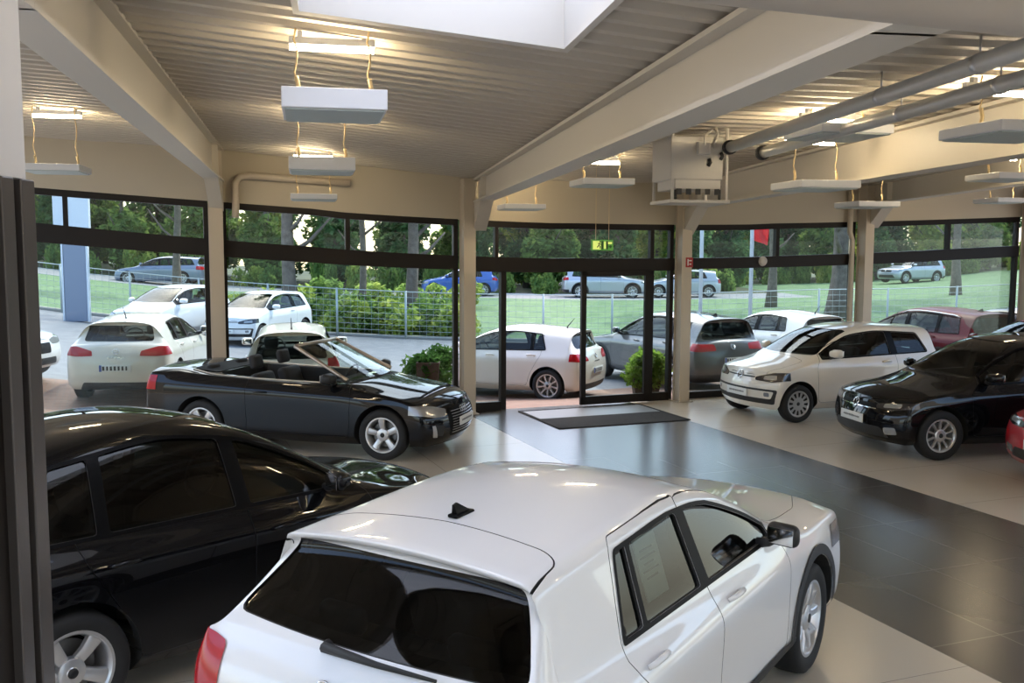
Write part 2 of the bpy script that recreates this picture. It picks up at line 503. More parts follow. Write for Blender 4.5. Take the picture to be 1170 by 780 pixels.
def plate(root, ref, z, sgn, dealer=True, w=.52, h=.115, x=None):
    p = x_ray(ref, 0, z, sgn)
    o = obj('number_plate', (lambda b: (add_box(b,0,0,0,.014,w,h,bevel=.004), b)[1])(bmesh.new()), M['plate'], root, p+Vector((sgn*.016,0,0)))
    bm = bmesh.new()
    rnd = random.Random(int(z*1000)+int(w*100))
    if dealer:
        for k in range(14): add_box(bm, sgn*.008, -.18+k*.0275, .004, .002, .02, rnd.uniform(.018,.03))
        obj('lettering', bm, M['platetextgrey'], o, smooth=False)
    else:
        add_box(bm, sgn*.008, -sgn*w*.46, 0, .002, w*.075, h*.94)
        obj('country_band', bm, M['plateblue'], o, smooth=False)
        bm = bmesh.new()
        for k in range(7): add_box(bm, sgn*.008, sgn*(w*.35-k*.062), 0, .002, rnd.uniform(.026,.038), h*.62)
        obj('lettering', bm, M['platetext'], o, smooth=False)
    return o

def seat_part(root, name, x, y, m, w=.48, z0=.30, back=.62, lean=.30):
    bm = bmesh.new()
    add_box(bm, x+.05, y, z0+.10, .52, w, .18, bevel=.06, seg=3, rot=Euler((0,-.08,0)))
    add_box(bm, x-.27, y, z0+.40, .15, w*.96, back, bevel=.06, seg=3, rot=Euler((0,-lean,0)))
    if w < .7: add_box(bm, x-.43, y, z0+back+.23, .10, .25, .19, bevel=.045, seg=3, rot=Euler((0,-lean*.7,0)))
    else:
        for q in (-.35,.35): add_box(bm, x-.43, y+q, z0+back+.17, .08, .24, .13, bevel=.035, seg=3, rot=Euler((0,-lean*.7,0)))
    return obj(name, bm, m, root, sharp=60)

def interior(root, s, seatm=None):
    seatm = seatm or M['seat']
    xs = s['xrf']-.55
    for y in (.36,-.36): seat_part(root, 'seat', xs, y, seatm, z0=s.get('seatz',.32))
    seat_part(root, 'rear_bench', max(xs-.80, s['xrr']+.50), 0, seatm, w=1.15, z0=s.get('seatz',.32), back=.56)
    bm = bmesh.new()
    add_box(bm, s['xc']-.30, 0, s['zc']-.15, .52, s['ybelt']*1.72, .20, bevel=.06, seg=3)
    obj('dashboard', bm, M['interior'], root, sharp=60)
    bm = bmesh.new()
    c = Vector((s['xc']-.62, .36, s['zc']-.06)); 
    ring = []
    for i in range(24):
        a = 2*pi*i/24; ring.append(c+Vector((math.sin(a)*.07, math.cos(a)*.18, math.sin(a)*.165)))
    add_tube(bm, ring, .015, 6, closed=True)
    add_tube(bm, [c+Vector((.02,.17,0)), c+Vector((.05,0,-.01)), c+Vector((.02,-.17,0))], .018, 6)
    add_tube(bm, [c+Vector((.04,0,-.01)), c+Vector((.22,0,-.08))], .03, 8)
    obj('steering_wheel', bm, M['blackplastic'], root, sharp=60)

def mirror(root, ref, s, x, z, sg, m, glassx=-1):
    base = side_ray(ref, x+.02, z-.06, sg)
    bm = bmesh.new()
    cx, cy, cz = x, base.y+sg*.135, z+.035
    add_box(bm, 0,0,0, .15,.22,.145, bevel=.055, seg=4)
    for v in bm.verts:
        if v.co.x > 0: v.co.y *= .86; v.co.z *= .80
        v.co.x -= sg*v.co.y*.22
    ms = s.get('mscale', .92)
    o = obj('wing_mirror', bm, m, root, (cx,cy-sg*(1-ms)*.1,cz), sharp=70); o.scale = (ms,ms,ms)
    bm = bmesh.new(); add_box(bm, -.078, 0, 0, .004, .165, .10, bevel=.0018); 
    for v in bm.verts: v.co.x -= sg*v.co.y*.22
    obj('mirror_glass', bm, M['chrome'], o)
    bm = bmesh.new(); add_tube(bm, [(0, -sg*.17, -.085),(0,-sg*.10,-.07),(0,-sg*.05,-.04)], [.035,.03,.025], 8)
    obj('mirror_arm', bm, M['blackplastic'], o)
    return o

def handle(parent, ref, x, z, sg, m):
    a = side_ray(ref, x-.09, z, sg); b = side_ray(ref, x+.09, z, sg); c = side_ray(ref, x, z, sg)
    n = ref.normal(c)
    bm = bmesh.new()
    add_tube(bm, [a+n*.004, a+n*.03+Vector((.025,0,0)), c+n*.036, b+n*.03-Vector((.025,0,0)), b+n*.004], [.012,.014,.015,.014,.012], 8)
    return obj('door_handle', bm, m, parent, sharp=60)

def build_car(s, name, label, cat, body, loc=(0,0,0), rz=0., group=None, lv=2, glass='glass', detail=2, inside=True):
    """detail 2: cut doors, lids, trims; 1: fewer cuts"""
    root = empty(name, loc, rz); tag(root, label, cat, group)
    pm = M[body]; black = M['blackgloss']
    me0 = subdiv(cage(s), lv); ref = Ref(me0)
    shell = me0.copy()
    hw, wb, R = s['hw'], s['wb'], s['R']
    rin, zc = R+.05, R+.01
    slots = [pm, M['blackplastic'], M['well']]
    wins = s['windows']; dlo = s['dlo']
    # wheel wells
    for x in (wb/2, -wb/2):
        for sg in (1,-1): shell = boolean(shell, prism_bm(circle(x, zc, rin), 'y', sg*(hw-.34), sg*(hw+.3), 2), 'DIFFERENCE')
    # cabin
    xf, xr = s['xf'], s['xr']
    def inset(p):
        q = p.copy(); q.y *= .915
        q.z = p.z-.05 if p.z > .7 else p.z
        q.x = p.x*.965-.01
        return q
    if s['kind'] == 'open':
        shell = boolean(shell, prism_bm(s['tub'], 'z', .34, 2, 1), 'DIFFERENCE')
    else:
        cav = subdiv(cage(s, inset), 1 if lv < 3 else 2)
        cav = boolean(cav, prism_bm(s.get('cabin', [(s['xrr']-.12,.42),(s['xc']-.12,.42),(s['xc']-.02,s['zc']-.1),(s['xc']+.02,2),(s['xrr']-.12,2)]), 'y', -1.2, 1.2, 1), 'INTERSECT')
        cb = bmesh.new(); cb.from_mesh(cav)
        for f in cb.faces: f.material_index = 1
        shell = boolean(shell, cb, 'DIFFERENCE')
        for w in wins: shell = boolean(shell, prism_bm(w['p'], 'y', -1.5, 1.5, 1), 'DIFFERENCE')
        shell = boolean(shell, prism_bm(s['wsp'], 'x', s['xrf']-.05, s['xf']+.2, 1), 'DIFFERENCE')
        if s.get('rwp'): 
            shell = boolean(shell, prism_bm(s['rwp'], 'x', s['xr']-.3, s['xrr']+.12, 1), 'DIFFERENCE')
            shell = boolean(shell, prism_bm([(q[0]*.88, q[1]) for q in s['rwp']], 'x', s['xr']-.3, s['xrr']+.60, 1), 'DIFFERENCE')
    glassm = M[glass]
    # doors
    dslots = slots
    doors = []
    if detail >= 2:
        for d in s['doors']:
            for sg in (1,-1):
                y0, y1 = sg*d.get('y0',.60), sg*1.3
                part_ = boolean(shell, prism_bm(d['p'], 'y', y0, y1, 1), 'INTERSECT')
                shell = boolean(shell, prism_bm(offsetpoly(d['p'], .005), 'y', y0-sg*.01, y1, 1), 'DIFFERENCE')
                do = obj('door', finish(part_, ref, [pm, M['blackplastic'], M['well']], 'door'), None, root)
                doors.append((d, sg, do))
                hm = M[s.get('handlemat', body)]
                if 'h' in d: handle(do, ref, d['h'][0], d['h'][1], sg, hm)
        for lid in s.get('lids', []):
            part_ = boolean(shell, prism_bm(lid['p'], lid['ax'], lid['a'], lid['b'], 1), 'INTERSECT')
            shell = boolean(shell, prism_bm(offsetpoly(lid['p'], lid.get('gap',.004)), lid['ax'], lid['a']-.0, lid['b'], 1), 'DIFFERENCE')
            obj(lid['n'], finish(part_, ref, [pm, M['blackplastic'], M['well']], lid['n']), None, root)
    obj('body', finish(shell, ref, slots, 'body'), None, root)
    # side glass
    if s['kind'] != 'open':
        for w in wins:
            for sg in (1,-1):
                par = root
                for d, g, do in doors:
                    if g == sg and d['n'] == w['d']: par = do
                patch_obj('side_window', ref, prism_bm(offsetpoly(w['p'], .006), 'y', sg*.25, sg*1.4), -.012, M[w.get('g', glass)], par)
        for sg in (1,-1):
            bm0 = prism_bm(dlo, 'y', sg*.25, sg*1.4)
            r = boolean(ref.me, bm0, 'INTERSECT')
            for w in wins: r = boolean(r, prism_bm(w['p'], 'y', sg*.2, sg*1.5), 'DIFFERENCE')
            bm = bmesh.new(); bm.from_mesh(r)
            bmesh.ops.delete(bm, geom=[f for f in bm.faces if f.material_index != 0], context='FACES')
            for v in bm.verts: v.co += ref.normal(v.co)*.0035
            if bm.faces: obj('window_trim', bm, M[s.get('trimmat','blackgloss')], root)
            else: bm.free()
        patch_obj('windscreen', ref, prism_bm(offsetpoly(s['wsp'], .006), 'x', s['xrf']-.05, s['xf']+.2), -.008, M['glass'] if glass != 'darkglass' else M['tintglass'], root)
        if s.get('rwp'): patch_obj('rear_window', ref, prism_bm(offsetpoly(s['rwp'], .006), 'x', s['xr']-.3, s['xrr']+.12), -.008, M[s.get('rglass', glass)], root)
    # lights and fascia patches: (name, axis, poly, a, b, offset, material, both sides)
    for (n, ax, p, a, b, off, m, both, *lb) in s.get('patches', []):
        m_ = pm if m == 'body' else M[m]
        for sg in ((1,-1) if both else (1,)):
            if ax == 'y': cut = prism_bm(p, 'y', sg*a, sg*b)
            elif ax == 'x': cut = prism_bm([(sg*q[0], q[1]) for q in p], 'x', a, b)
            else: cut = prism_bm([(q[0], sg*q[1]) for q in p], 'z', a, b)
            o = patch_obj(n, ref, cut, off, m_, root)
            if o and lb: o['label'] = lb[0]
    add_wheels(root, s)
    for x, z in s.get('mirrors', []):
        for sg in (1,-1): mirror(root, ref, s, x, z, sg, M[s.get('mirrormat', body)])
    if inside and s['kind'] != 'open': interior(root, s, M[s.get('seatmat','seat')])
    if s.get('wiper'):
        y0, z0, y1, z1 = s['wiper']
        a = x_ray(ref, y0, z0, -1)+Vector((-.025,0,.0)); b = x_ray(ref, y1, z1, -1)+Vector((-.025,0,.0))
        bm = bmesh.new(); add_tube(bm, [a+Vector((.03,0,0)), a, a.lerp(b,.5)+Vector((-.012,0,0)), b], [.024,.022,.013,.007], 8)
        obj('rear_wiper', bm, M['blackplastic'], root, sharp=60)
    if s.get('fin'):
        p = top_ray(ref, s['fin'], 0)
        bm = bmesh.new()
        fr = [(-.075,0,.028),(-.055,.028,.026),(0,.022,.022),(.04,.012,.012),(.062,.002,.003)]
        rings = []
        for (x, h, w) in fr:
            pass
        add_box(bm, p.x, 0, p.z+.006, .14, .052, .016, bevel=.007, seg=3)
        v0 = [bm.verts.new((p.x+a, sg*w, p.z+z)) for a, z, w in ((.06,.01,.010),(-.05,.01,.016),(-.06,.055,.006),(-.035,.062,.005)) for sg in (1,-1)]
        for q in ((0,2,3,1),(2,4,5,3),(4,6,7,5),(6,0,1,7),(0,6,4,2),(1,3,5,7)): bm.faces.new([v0[i] for i in q])
        bmesh.ops.recalc_face_normals(bm, faces=list(bm.faces))
        obj('roof_antenna', bm, M[s.get('finmat','blackgloss')], root)
    if s.get('mast'):
        p = top_ray(ref, s['mast'], 0); bm = bmesh.new()
        add_tube(bm, [p-Vector((0,0,.01)), p+Vector((-.01,0,.03)), p+Vector((-.16,0,.20))], [.02,.012,.004], 8)
        obj('roof_antenna', bm, M['blackplastic'], root)
    return root, ref

def clip(poly, a, b):
    """keep the part of poly on the left of the line a->b"""
    out = []; N = len(poly)
    side = lambda p: (b[0]-a[0])*(p[1]-a[1])-(b[1]-a[1])*(p[0]-a[0])
    for i in range(N):
        p, q = poly[i-1], poly[i]; sp, sq = side(p), side(q)
        if (sp >= 0) != (sq >= 0):
            t = sp/(sp-sq); out.append((p[0]+(q[0]-p[0])*t, p[1]+(q[1]-p[1])*t))
        if sq >= 0: out.append(tuple(q))
    return out

def glasshouse(s, tip, off=.07, belt=(.98,1.04), rear=(-1.0,-.95), splits=((-.24,-.20,.045),), frame=.02, tops=None, quarter=None, doors=(('front',.30),('rear',.30)), rdoor=None,
               fd=None, rr=.03, ztop=None, glasses=None, zbot=.34, hz_=-.10):
    """side windows, trims and doors from the roof rail line; x decreases to the rear"""
    z6 = lambda x: lerpk(s['z7'], x)-lerpk(s['d6'], x)
    zb_ = lambda x: belt[0]+(belt[1]-belt[0])*(tip-x)/(tip-rear[0])
    N = 18; top = []
    sm = lambda x: sum(z6(x+d)*w for d, w in ((-.16,.2),(0,.6),(.16,.2)))
    for i in range(N+1):
        x = tip+(rear[1]-tip)*i/N
        o = off
        if tops: o = lerpk(tops, x)
        z = sm(x)-o
        if ztop: z = min(z, lerpk(ztop, x))
        if z > zb_(x)+.02: top.append((x, z))
    P = [(tip, zb_(tip))]+top+[(rear[0], zb_(rear[0]))]
    s['dlo'] = roundpoly(P, [.02]+[.005]*(len(P)-3)+[rr, rr*.6], 3)
    area = sum(P[i-1][0]*P[i][1]-P[i][0]*P[i-1][1] for i in range(len(P)))
    Pi = offsetpoly(P, -frame)
    segs = []
    lines = [((sb,zb_(sb)-.3),(st+(st-sb)*.5,zb_(sb)+.75),h) for sb, st, h in splits]
    # from front to rear
    cuts = [None]+lines+[None]
    names = [d[0] for d in doors]
    wins = []
    for i in range(len(cuts)-1):
        Q = Pi
        if cuts[i]:       # keep what is behind this line (smaller x): left of upward line is -x side
            a, b, h = cuts[i]; Q = clip(Q, (a[0]-h,a[1]), (b[0]-h,b[1]))
        if cuts[i+1]:
            a, b, h = cuts[i+1]; Q = clip(Q, (b[0]+h,b[1]), (a[0]+h,a[1]))
        if len(Q) < 3: continue
        w = dict(d=names[i] if i < len(names) else 'body', p=roundpoly(Q, .02, 2))
        if glasses: w['g'] = glasses[i]
        wins.append(w)
    s['windows'] = wins
    # doors
    dz = .05
    up_ = [(x, z+dz) for x, z in top]
    s['doors'] = []
    sb, st, h = splits[0]
    fx = fd if fd is not None else tip+.03
    def xl(z): return sb+(st-sb)*(z-zb_(sb))/.4
    chain = [(x,z) for x, z in up_ if x > xl(z)+.01]
    zt = chain[-1][1]-.002 if chain else 1.3
    s['doors'].append(dict(n='front', h=(sb+.22, zb_(sb)+hz_), p=roundpoly([(fx-.02,zbot),(fx+.01,zb_(tip)-.10),(tip+.03,zb_(tip)+.015)]+chain+[(xl(zt)+.004,zt),(sb+.004,zb_(sb)-.02),(sb-.0,zbot)], [.06,.1,.02]+[.01]*len(chain)+[.01,.02,.06],2)))
    if len(doors) > 1:
        chain = [(x,z) for x, z in up_ if x < xl(z)-.01]
        rd = rdoor or [(rear[0]-.05, zb_(rear[0])-.06),(rear[0]-.02,zb_(rear[0])-.22),(rear[0]+.22,.52),(rear[0]+.26,zbot)]
        zt = chain[0][1]
        s['doors'].append(dict(n='rear', h=(rd[0][0]+.20, zb_(rear[0])+hz_), p=roundpoly([(sb-.005,zbot),(sb-.003,zb_(sb)-.02),(xl(zt)-.004,zt+.002)]+chain+[(chain[-1][0]-.03,chain[-1][1]-.06)]+rd, [.06,.01,.01]+[.01]*len(chain)+[.02]+[.08]*len(rd),2)))
    return s
def arch_poly(s, x, w=.065):
    r0, r1 = s['R']+.05, s['R']+.05+w; zc = s['R']+.01
    return [(x+r1*math.cos(a), zc+r1*math.sin(a)) for a in [math.radians(q) for q in range(-14,195,8)]]+[(x+r0*math.cos(a), zc+r0*math.sin(a)) for a in [math.radians(q) for q in range(194,-15,-8)]]
def spec_q2():
    s = template(xf=2.16, xr=-2.08, hw=.897, H=1.515, zb=.20, zn=.93, yrr=.63, railcrease=.6, rfull=.06, xc=.97, zc=1.06, xrf=.02, zrf=1.475, xpk=-.45, xrr=-1.68, zrr=1.445, lip=(.12,.055),
                 zrb=1.05, drb=.13, belt0=.97, belt1=1.02, yroof=.60, ybelt=.80, wb=2.64, R=.345, ytail=.80, bowf=.17, bowr=.05, rz=(.34,.62,.86), cz=(.34,.52,.70), waist=.03)
    s.update(rr=.235, tw=.215, wheel='five', fin=-1.22, wiper=(.15,1.075,-.40,1.07), mirrors=[(.53,1.06)], mscale=.88, mirrormat='blackplastic')
    glasshouse(s, .72, off=.065, belt=(1.0,1.02), rear=(-1.17,-1.02), splits=((-.27,-.30,.05),(-1.0,-.88,.02)), glasses=['tintglass','midglass','tintglass'], rr=.03,
               rdoor=[(-1.20,.97),(-1.10,.84),(-.88,.52),(-.82,.34)], fd=.80)
    s['wsp'] = roundpoly([(-.70,1.055),(.70,1.055),(.50,1.415),(-.50,1.415)], .05)
    s['rwp'] = roundpoly([(-.755,1.08),(.755,1.08),(.575,1.375),(-.575,1.375)], [.07,.07,.03,.03])
    s['lids'] = [dict(n='bonnet', ax='z', a=.80, b=2, p=roundpoly([(1.02,.66),(1.02,-.66),(1.60,-.64),(1.98,-.52),(2.05,0),(1.98,.52),(1.60,.64)], .05)),
                 dict(n='roof_spoiler', gap=.007, ax='z', a=1.33, b=2, p=roundpoly([(-1.36,.52),(-1.33,.0),(-1.36,-.52),(-1.42,-.605),(-2.1,-.69),(-2.1,.69),(-1.42,.605)],[.3,.0,.3,.06,.02,.02,.06])),
                 dict(n='tailgate', ax='x', a=-2.4, b=-1.70, p=roundpoly([(-.66,1.40),(-.70,1.06),(-.66,.97),(-.60,.66),(.60,.66),(.66,.97),(.70,1.06),(.66,1.40)],.03))]
    s['lids'].pop()
    s['patches'] = [
        ('tail_lamp','x', roundpoly([(.68,.79),(.70,.975),(.86,1.0),(1.0,.98),(1.0,.80),(.80,.77)],.03), -2.3,-1.74,.006,'redlamp',True),
        ('rear_bumper_trim','x', [(-1,.1),(1,.1),(1,.46),(-1,.46)], -2.3,-1.72,.005,'blackplastic',False),
        ('wheel_arch_trim','y', arch_poly(s,1.32), .5,1.3,.010,'blackplastic',True),
        ('wheel_arch_trim','y', arch_poly(s,-1.32), .5,1.3,.010,'blackplastic',True),
        ('sill_trim','y', [(-.95,.1),(-.95,.36),(-.70,.375),(.72,.375),(.95,.36),(.95,.1)], .5,1.3,.008,'blackplastic',True),
        ('headlamp','x', roundpoly([(.52,.70),(.50,.80),(.70,.86),(.95,.86),(.95,.72),(.70,.68)],.02), 1.68,2.4,.004,'lampglass',True),
        ('grille','x', roundpoly([(-.46,.46),(.46,.46),(.48,.72),(.40,.80),(-.40,.80),(-.48,.72)],.04), 1.7,2.4,.004,'blackgloss',False)]
    return s
def spec_a3():
    s = template(xf=2.06, xr=-2.09, hw=.89, H=1.635, zb=.18, zn=.77, xc=.90, zc=1.05, xrf=-.04, zrf=1.55, xpk=-.60, xrr=-1.80, zrr=1.48, lip=(.14,.055),
                 zrb=1.03, drb=.20, belt0=.97, belt1=1.035, yroof=.58, ybelt=.79, wb=2.53, R=.335, ytail=.68, rz=(.30,.58,.82), cz=(.28,.44,.58), waist=.025)
    s.update(rr=.232, tw=.215, wheel='star', fin=-1.50, mirrors=[(.54,1.06)])
    glasshouse(s, .78, off=.065, belt=(.995,1.03), rear=(-1.45,-1.26), splits=((-.10,-.14,.05),(-1.05,-1.0,.035)), glasses=['tintglass','darkglass','darkglass'], rr=.10,
               rdoor=[(-1.16,.90),(-1.06,.74),(-.92,.50),(-.88,.30)], fd=.88, zbot=.28, hz_=-.15)
    s['trimmat'] = 'blackgloss'
    s['wsp'] = roundpoly([(-.70,1.06),(.70,1.06),(.50,1.505),(-.50,1.505)], .05)
    s['rwp'] = roundpoly([(-.60,1.08),(.60,1.08),(.52,1.41),(-.52,1.41)], [.07,.07,.03,.03])
    s['lids'] = [dict(n='bonnet', ax='z', a=.66, b=2, p=roundpoly([(.99,.66),(.99,-.66),(1.60,-.64),(1.95,-.50),(2.02,0),(1.95,.50),(1.60,.64)], .05))]
    s['patches'] = [
        ('tail_lamp','x', roundpoly([(.42,.74),(.46,.90),(.86,.95),(.95,.93),(.95,.74),(.80,.72)],.03), -2.4,-1.80,.005,'redlamp',True),
        ('headlamp','x', roundpoly([(.50,.57),(.44,.65),(.66,.71),(.95,.73),(.95,.62),(.70,.57)],.02), 1.62,2.4,.004,'lampglass',True),
        ('grille','x', roundpoly([(-.40,.30),(.40,.30),(.46,.56),(.38,.66),(-.38,.66),(-.46,.56)],.04), 1.7,2.4,.004,'blackgloss',False),
        ('fuel_flap','y', roundpoly([(-1.52,.70),(-1.36,.70),(-1.34,.86),(-1.52,.86)],.05), -.5,-1.3,.0025,'body',False)]
    return s
def spec_polo(taller=False):
    u = .09 if taller else 0; v = u*.4
    s = template(xf=2.03, xr=-2.02, hw=.876, H=1.46+u, zb=.17, zn=.72+v*.6, xc=.93, zc=.985+v, xrf=.02, zrf=1.41+u, xpk=-.50, xrr=-1.72, zrr=1.365+u, lip=(.12,.055),
                 zrb=1.0, drb=.17, belt0=.91, belt1=.985, yroof=.57, ybelt=.785, wb=2.55, R=.32, ytail=.68, rz=(.30,.58,.82), cz=(.27,.43,.57), waist=.025)
    s.update(rr=.21, tw=.20, wheel='ten', mast=-1.35, mirrors=[(.60,1.01)])
    glasshouse(s, .70, off=.06, belt=(.935,.995), rear=(-1.22,-1.08), splits=((-.26,-.21,.05),(-.95,-.86,.03)), rr=.08, fd=.85, zbot=.30, rdoor=[(-1.12,.90),(-1.02,.74),(-.88,.50),(-.84,.30)])
    s['wsp'] = roundpoly([(-.69,.99+v),(.69,.99+v),(.49,1.36+u),(-.49,1.36+u)], .05)
    s['rwp'] = roundpoly([(-.58,1.03),(.58,1.03),(.51,1.29),(-.51,1.29)], [.07,.07,.03,.03])
    s['lids'] = [dict(n='bonnet', ax='z', a=.68, b=2, p=roundpoly([(.99,.65),(.99,-.65),(1.55,-.63),(1.88,-.50),(1.94,0),(1.88,.50),(1.55,.63)], .05))]
    s['patches'] = [
        ('tail_lamp','x', roundpoly([(.48,.76),(.50,.93),(.86,.96),(.95,.94),(.95,.76),(.80,.74)],.03), -2.4,-1.75,.005,'redlamp',True),
        ('headlamp','x', roundpoly([(.40,.63),(.38,.68),(.62,.72),(.95,.75),(.95,.69),(.66,.625)],.02), 1.60,2.4,.004,'lampblack',True),
        ('headlamp_lens','x', roundpoly([(.50,.645),(.50,.695),(.74,.72),(.74,.665)],.02), 1.55,2.4,.007,'lampglass',True),
        ('grille','x', roundpoly([(-.39,.63),(.39,.63),(.37,.68),(-.37,.68)],.01), 1.7,2.4,.004,'blackgloss',False),
        ('grille_strip','x', [(-.40,.612),(.40,.612),(.40,.622),(-.40,.622)], 1.7,2.4,.006,'chrome',False),
        ('lower_grille','x', roundpoly([(-.62,.27),(.62,.27),(.50,.40),(-.50,.40)],.03), 1.6,2.4,.003,'blackplastic',False),
        ('fog_lamp','x', roundpoly([(.56,.31),(.55,.40),(.72,.42),(.74,.33)],.03), 1.5,2.4,.004,'lampglass',True)]
    return s
def spec_ibiza():
    s = spec_polo()
    s.update(wheel='multi', rr=.225, R=.32)
    s['patches'] = [
        ('tail_lamp','x', roundpoly([(.38,.80),(.40,.88),(.66,.95),(.95,.95),(.95,.82),(.66,.79)],.02), -2.4,-1.72,.006,'redlamp',True),
        ('headlamp','x', roundpoly([(.46,.60),(.40,.68),(.66,.735),(.95,.75),(.95,.66),(.70,.60)],.02), 1.55,2.4,.004,'lampglass',True),
        ('grille','x', roundpoly([(-.36,.46),(.36,.46),(.40,.64),(-.40,.64)],.03), 1.7,2.4,.004,'blackgloss',False),
        ('lower_grille','x', roundpoly([(-.62,.25),(.62,.25),(.54,.38),(-.54,.38)],.03), 1.6,2.4,.003,'blackplastic',False),
        ('bumper_insert','x', roundpoly([(-.62,.22),(.62,.22),(.54,.36),(-.54,.36)],.03), -2.4,-1.6,.004,'blackplastic',False)]
    return s
def spec_up():
    s = template(xf=1.80, xr=-1.79, hw=.82, H=1.49, zb=.17, zn=.78, xc=.98, zc=1.02, xrf=.16, zrf=1.43, xpk=-.40, xrr=-1.60, zrr=1.41, lip=(.06,.05),
                 zrb=1.0, drb=.10, belt0=.94, belt1=1.0, yroof=.56, ybelt=.75, wb=2.42, R=.295, ytail=.66, rz=(.30,.58,.82), cz=(.28,.46,.62), waist=.02, bowf=.22, bowr=.08)
    s.update(rr=.20, tw=.185, wheel='cover', mast=-1.3, mirrors=[(.60,1.02)])
    glasshouse(s, .76, off=.065, belt=(.955,1.0), rear=(-1.42,-1.28), splits=((-.72,-.66,.07),), rr=.10, fd=.86, zbot=.30, doors=(('front',.3),))
    s['wsp'] = roundpoly([(-.65,1.02),(.65,1.02),(.49,1.385),(-.49,1.385)], .05)
    s['rwp'] = roundpoly([(-.60,.95),(.60,.95),(.50,1.33),(-.50,1.33)], [.07,.07,.03,.03])
    s['lids'] = [dict(n='bonnet', ax='z', a=.72, b=2, p=roundpoly([(1.03,.62),(1.03,-.62),(1.40,-.60),(1.66,-.50),(1.73,0),(1.66,.50),(1.40,.60)], .05))]
    s['patches'] = [
        ('tail_lamp','x', roundpoly([(.60,.66),(.60,.98),(.84,1.0),(.84,.66)],.03), -2.4,-1.62,.005,'redlamp',True),
        ('headlamp','x', roundpoly([(.36,.64),(.34,.69),(.62,.77),(.90,.79),(.90,.68),(.66,.63)],.03), 1.38,2.4,.004,'lampblack',True),
        ('headlamp_lens','x', roundpoly([(.50,.66),(.50,.715),(.70,.74),(.72,.67)],.02), 1.38,2.4,.007,'lampglass',True),
        ('grille_strip','x', roundpoly([(-.34,.675),(.34,.675),(.34,.695),(-.34,.695)],.004), 1.5,2.4,.005,'blackplastic',False),
        ('bumper_frame','x', roundpoly([(-.70,.29),(.70,.29),(.76,.52),(-.76,.52)],.04), 1.38,2.4,.004,'blackplastic',False),
        ('bumper_panel','x', roundpoly([(-.66,.375),(.66,.375),(.71,.49),(-.71,.49)],.03), 1.38,2.4,.012,'body',False),
        ('fog_lamp','x', roundpoly([(.55,.41),(.55,.47),(.64,.47),(.64,.41)],.02), 1.38,2.4,.016,'lampglass',True)]
    return s
def spec_suv():
    s = template(xf=2.24, xr=-2.26, hw=.92, H=1.64, zb=.22, zn=.84, xc=1.02, zc=1.10, xrf=.10, zrf=1.57, xpk=-.50, xrr=-2.02, zrr=1.55, lip=(.14,.06),
                 zrb=1.10, drb=.17, belt0=1.02, belt1=1.08, yroof=.60, ybelt=.81, wb=2.68, R=.35, ytail=.72, rz=(.36,.64,.92), cz=(.34,.52,.70), waist=.03)
    s.update(rr=.24, tw=.225, wheel='five', fin=-1.6, mirrors=[(.66,1.12)], seatz=.42)
    glasshouse(s, .76, off=.065, belt=(1.045,1.10), rear=(-1.75,-1.62), splits=((-.28,-.22,.05),(-1.16,-1.08,.04)), rr=.08, fd=.88, zbot=.36, rdoor=[(-1.28,1.0),(-1.14,.80),(-.94,.54),(-.90,.36)])
    s['wsp'] = roundpoly([(-.72,1.10),(.72,1.10),(.53,1.52),(-.53,1.52)], .05)
    s['rwp'] = roundpoly([(-.66,1.13),(.66,1.13),(.56,1.46),(-.56,1.46)], [.07,.07,.03,.03])
    s['lids'] = [dict(n='bonnet', ax='z', a=.80, b=2, p=roundpoly([(1.08,.68),(1.08,-.68),(1.70,-.66),(2.06,-.52),(2.13,0),(2.06,.52),(1.70,.66)], .05))]
    s['patches'] = [
        ('tail_lamp','x', roundpoly([(.42,.92),(.44,1.04),(.90,1.06),(.97,1.04),(.97,.92),(.80,.90)],.03), -2.5,-1.92,.006,'redlamp',True),
        ('rear_bumper_trim','x', [(-.95,.1),(.95,.1),(.95,.44),(-.95,.44)], -2.5,-1.9,.005,'blackplastic',False),
        ('headlamp','x', roundpoly([(.46,.72),(.44,.83),(.70,.86),(.98,.86),(.98,.76),(.70,.71)],.02), 1.76,2.5,.004,'lampglass',True),
        ('grille','x', roundpoly([(-.44,.70),(.44,.70),(.43,.82),(-.43,.82)],.02), 1.8,2.5,.004,'blackgloss',False),
        ('lower_grille','x', roundpoly([(-.66,.34),(.66,.34),(.56,.52),(-.56,.52)],.03), 1.7,2.5,.003,'blackplastic',False),
        ('wheel_arch_trim','y', arch_poly(s,1.34,.05), .5,1.3,.010,'blackplastic',True),
        ('wheel_arch_trim','y', arch_poly(s,-1.34,.05), .5,1.3,.010,'blackplastic',True),
        ('roof_rail','y', [(.0,1.585),(-1.6,1.575),(-1.6,1.555),(.0,1.56)], .4,1.3,.02,'chrome',True)]
    s['patches'].pop()
    return s
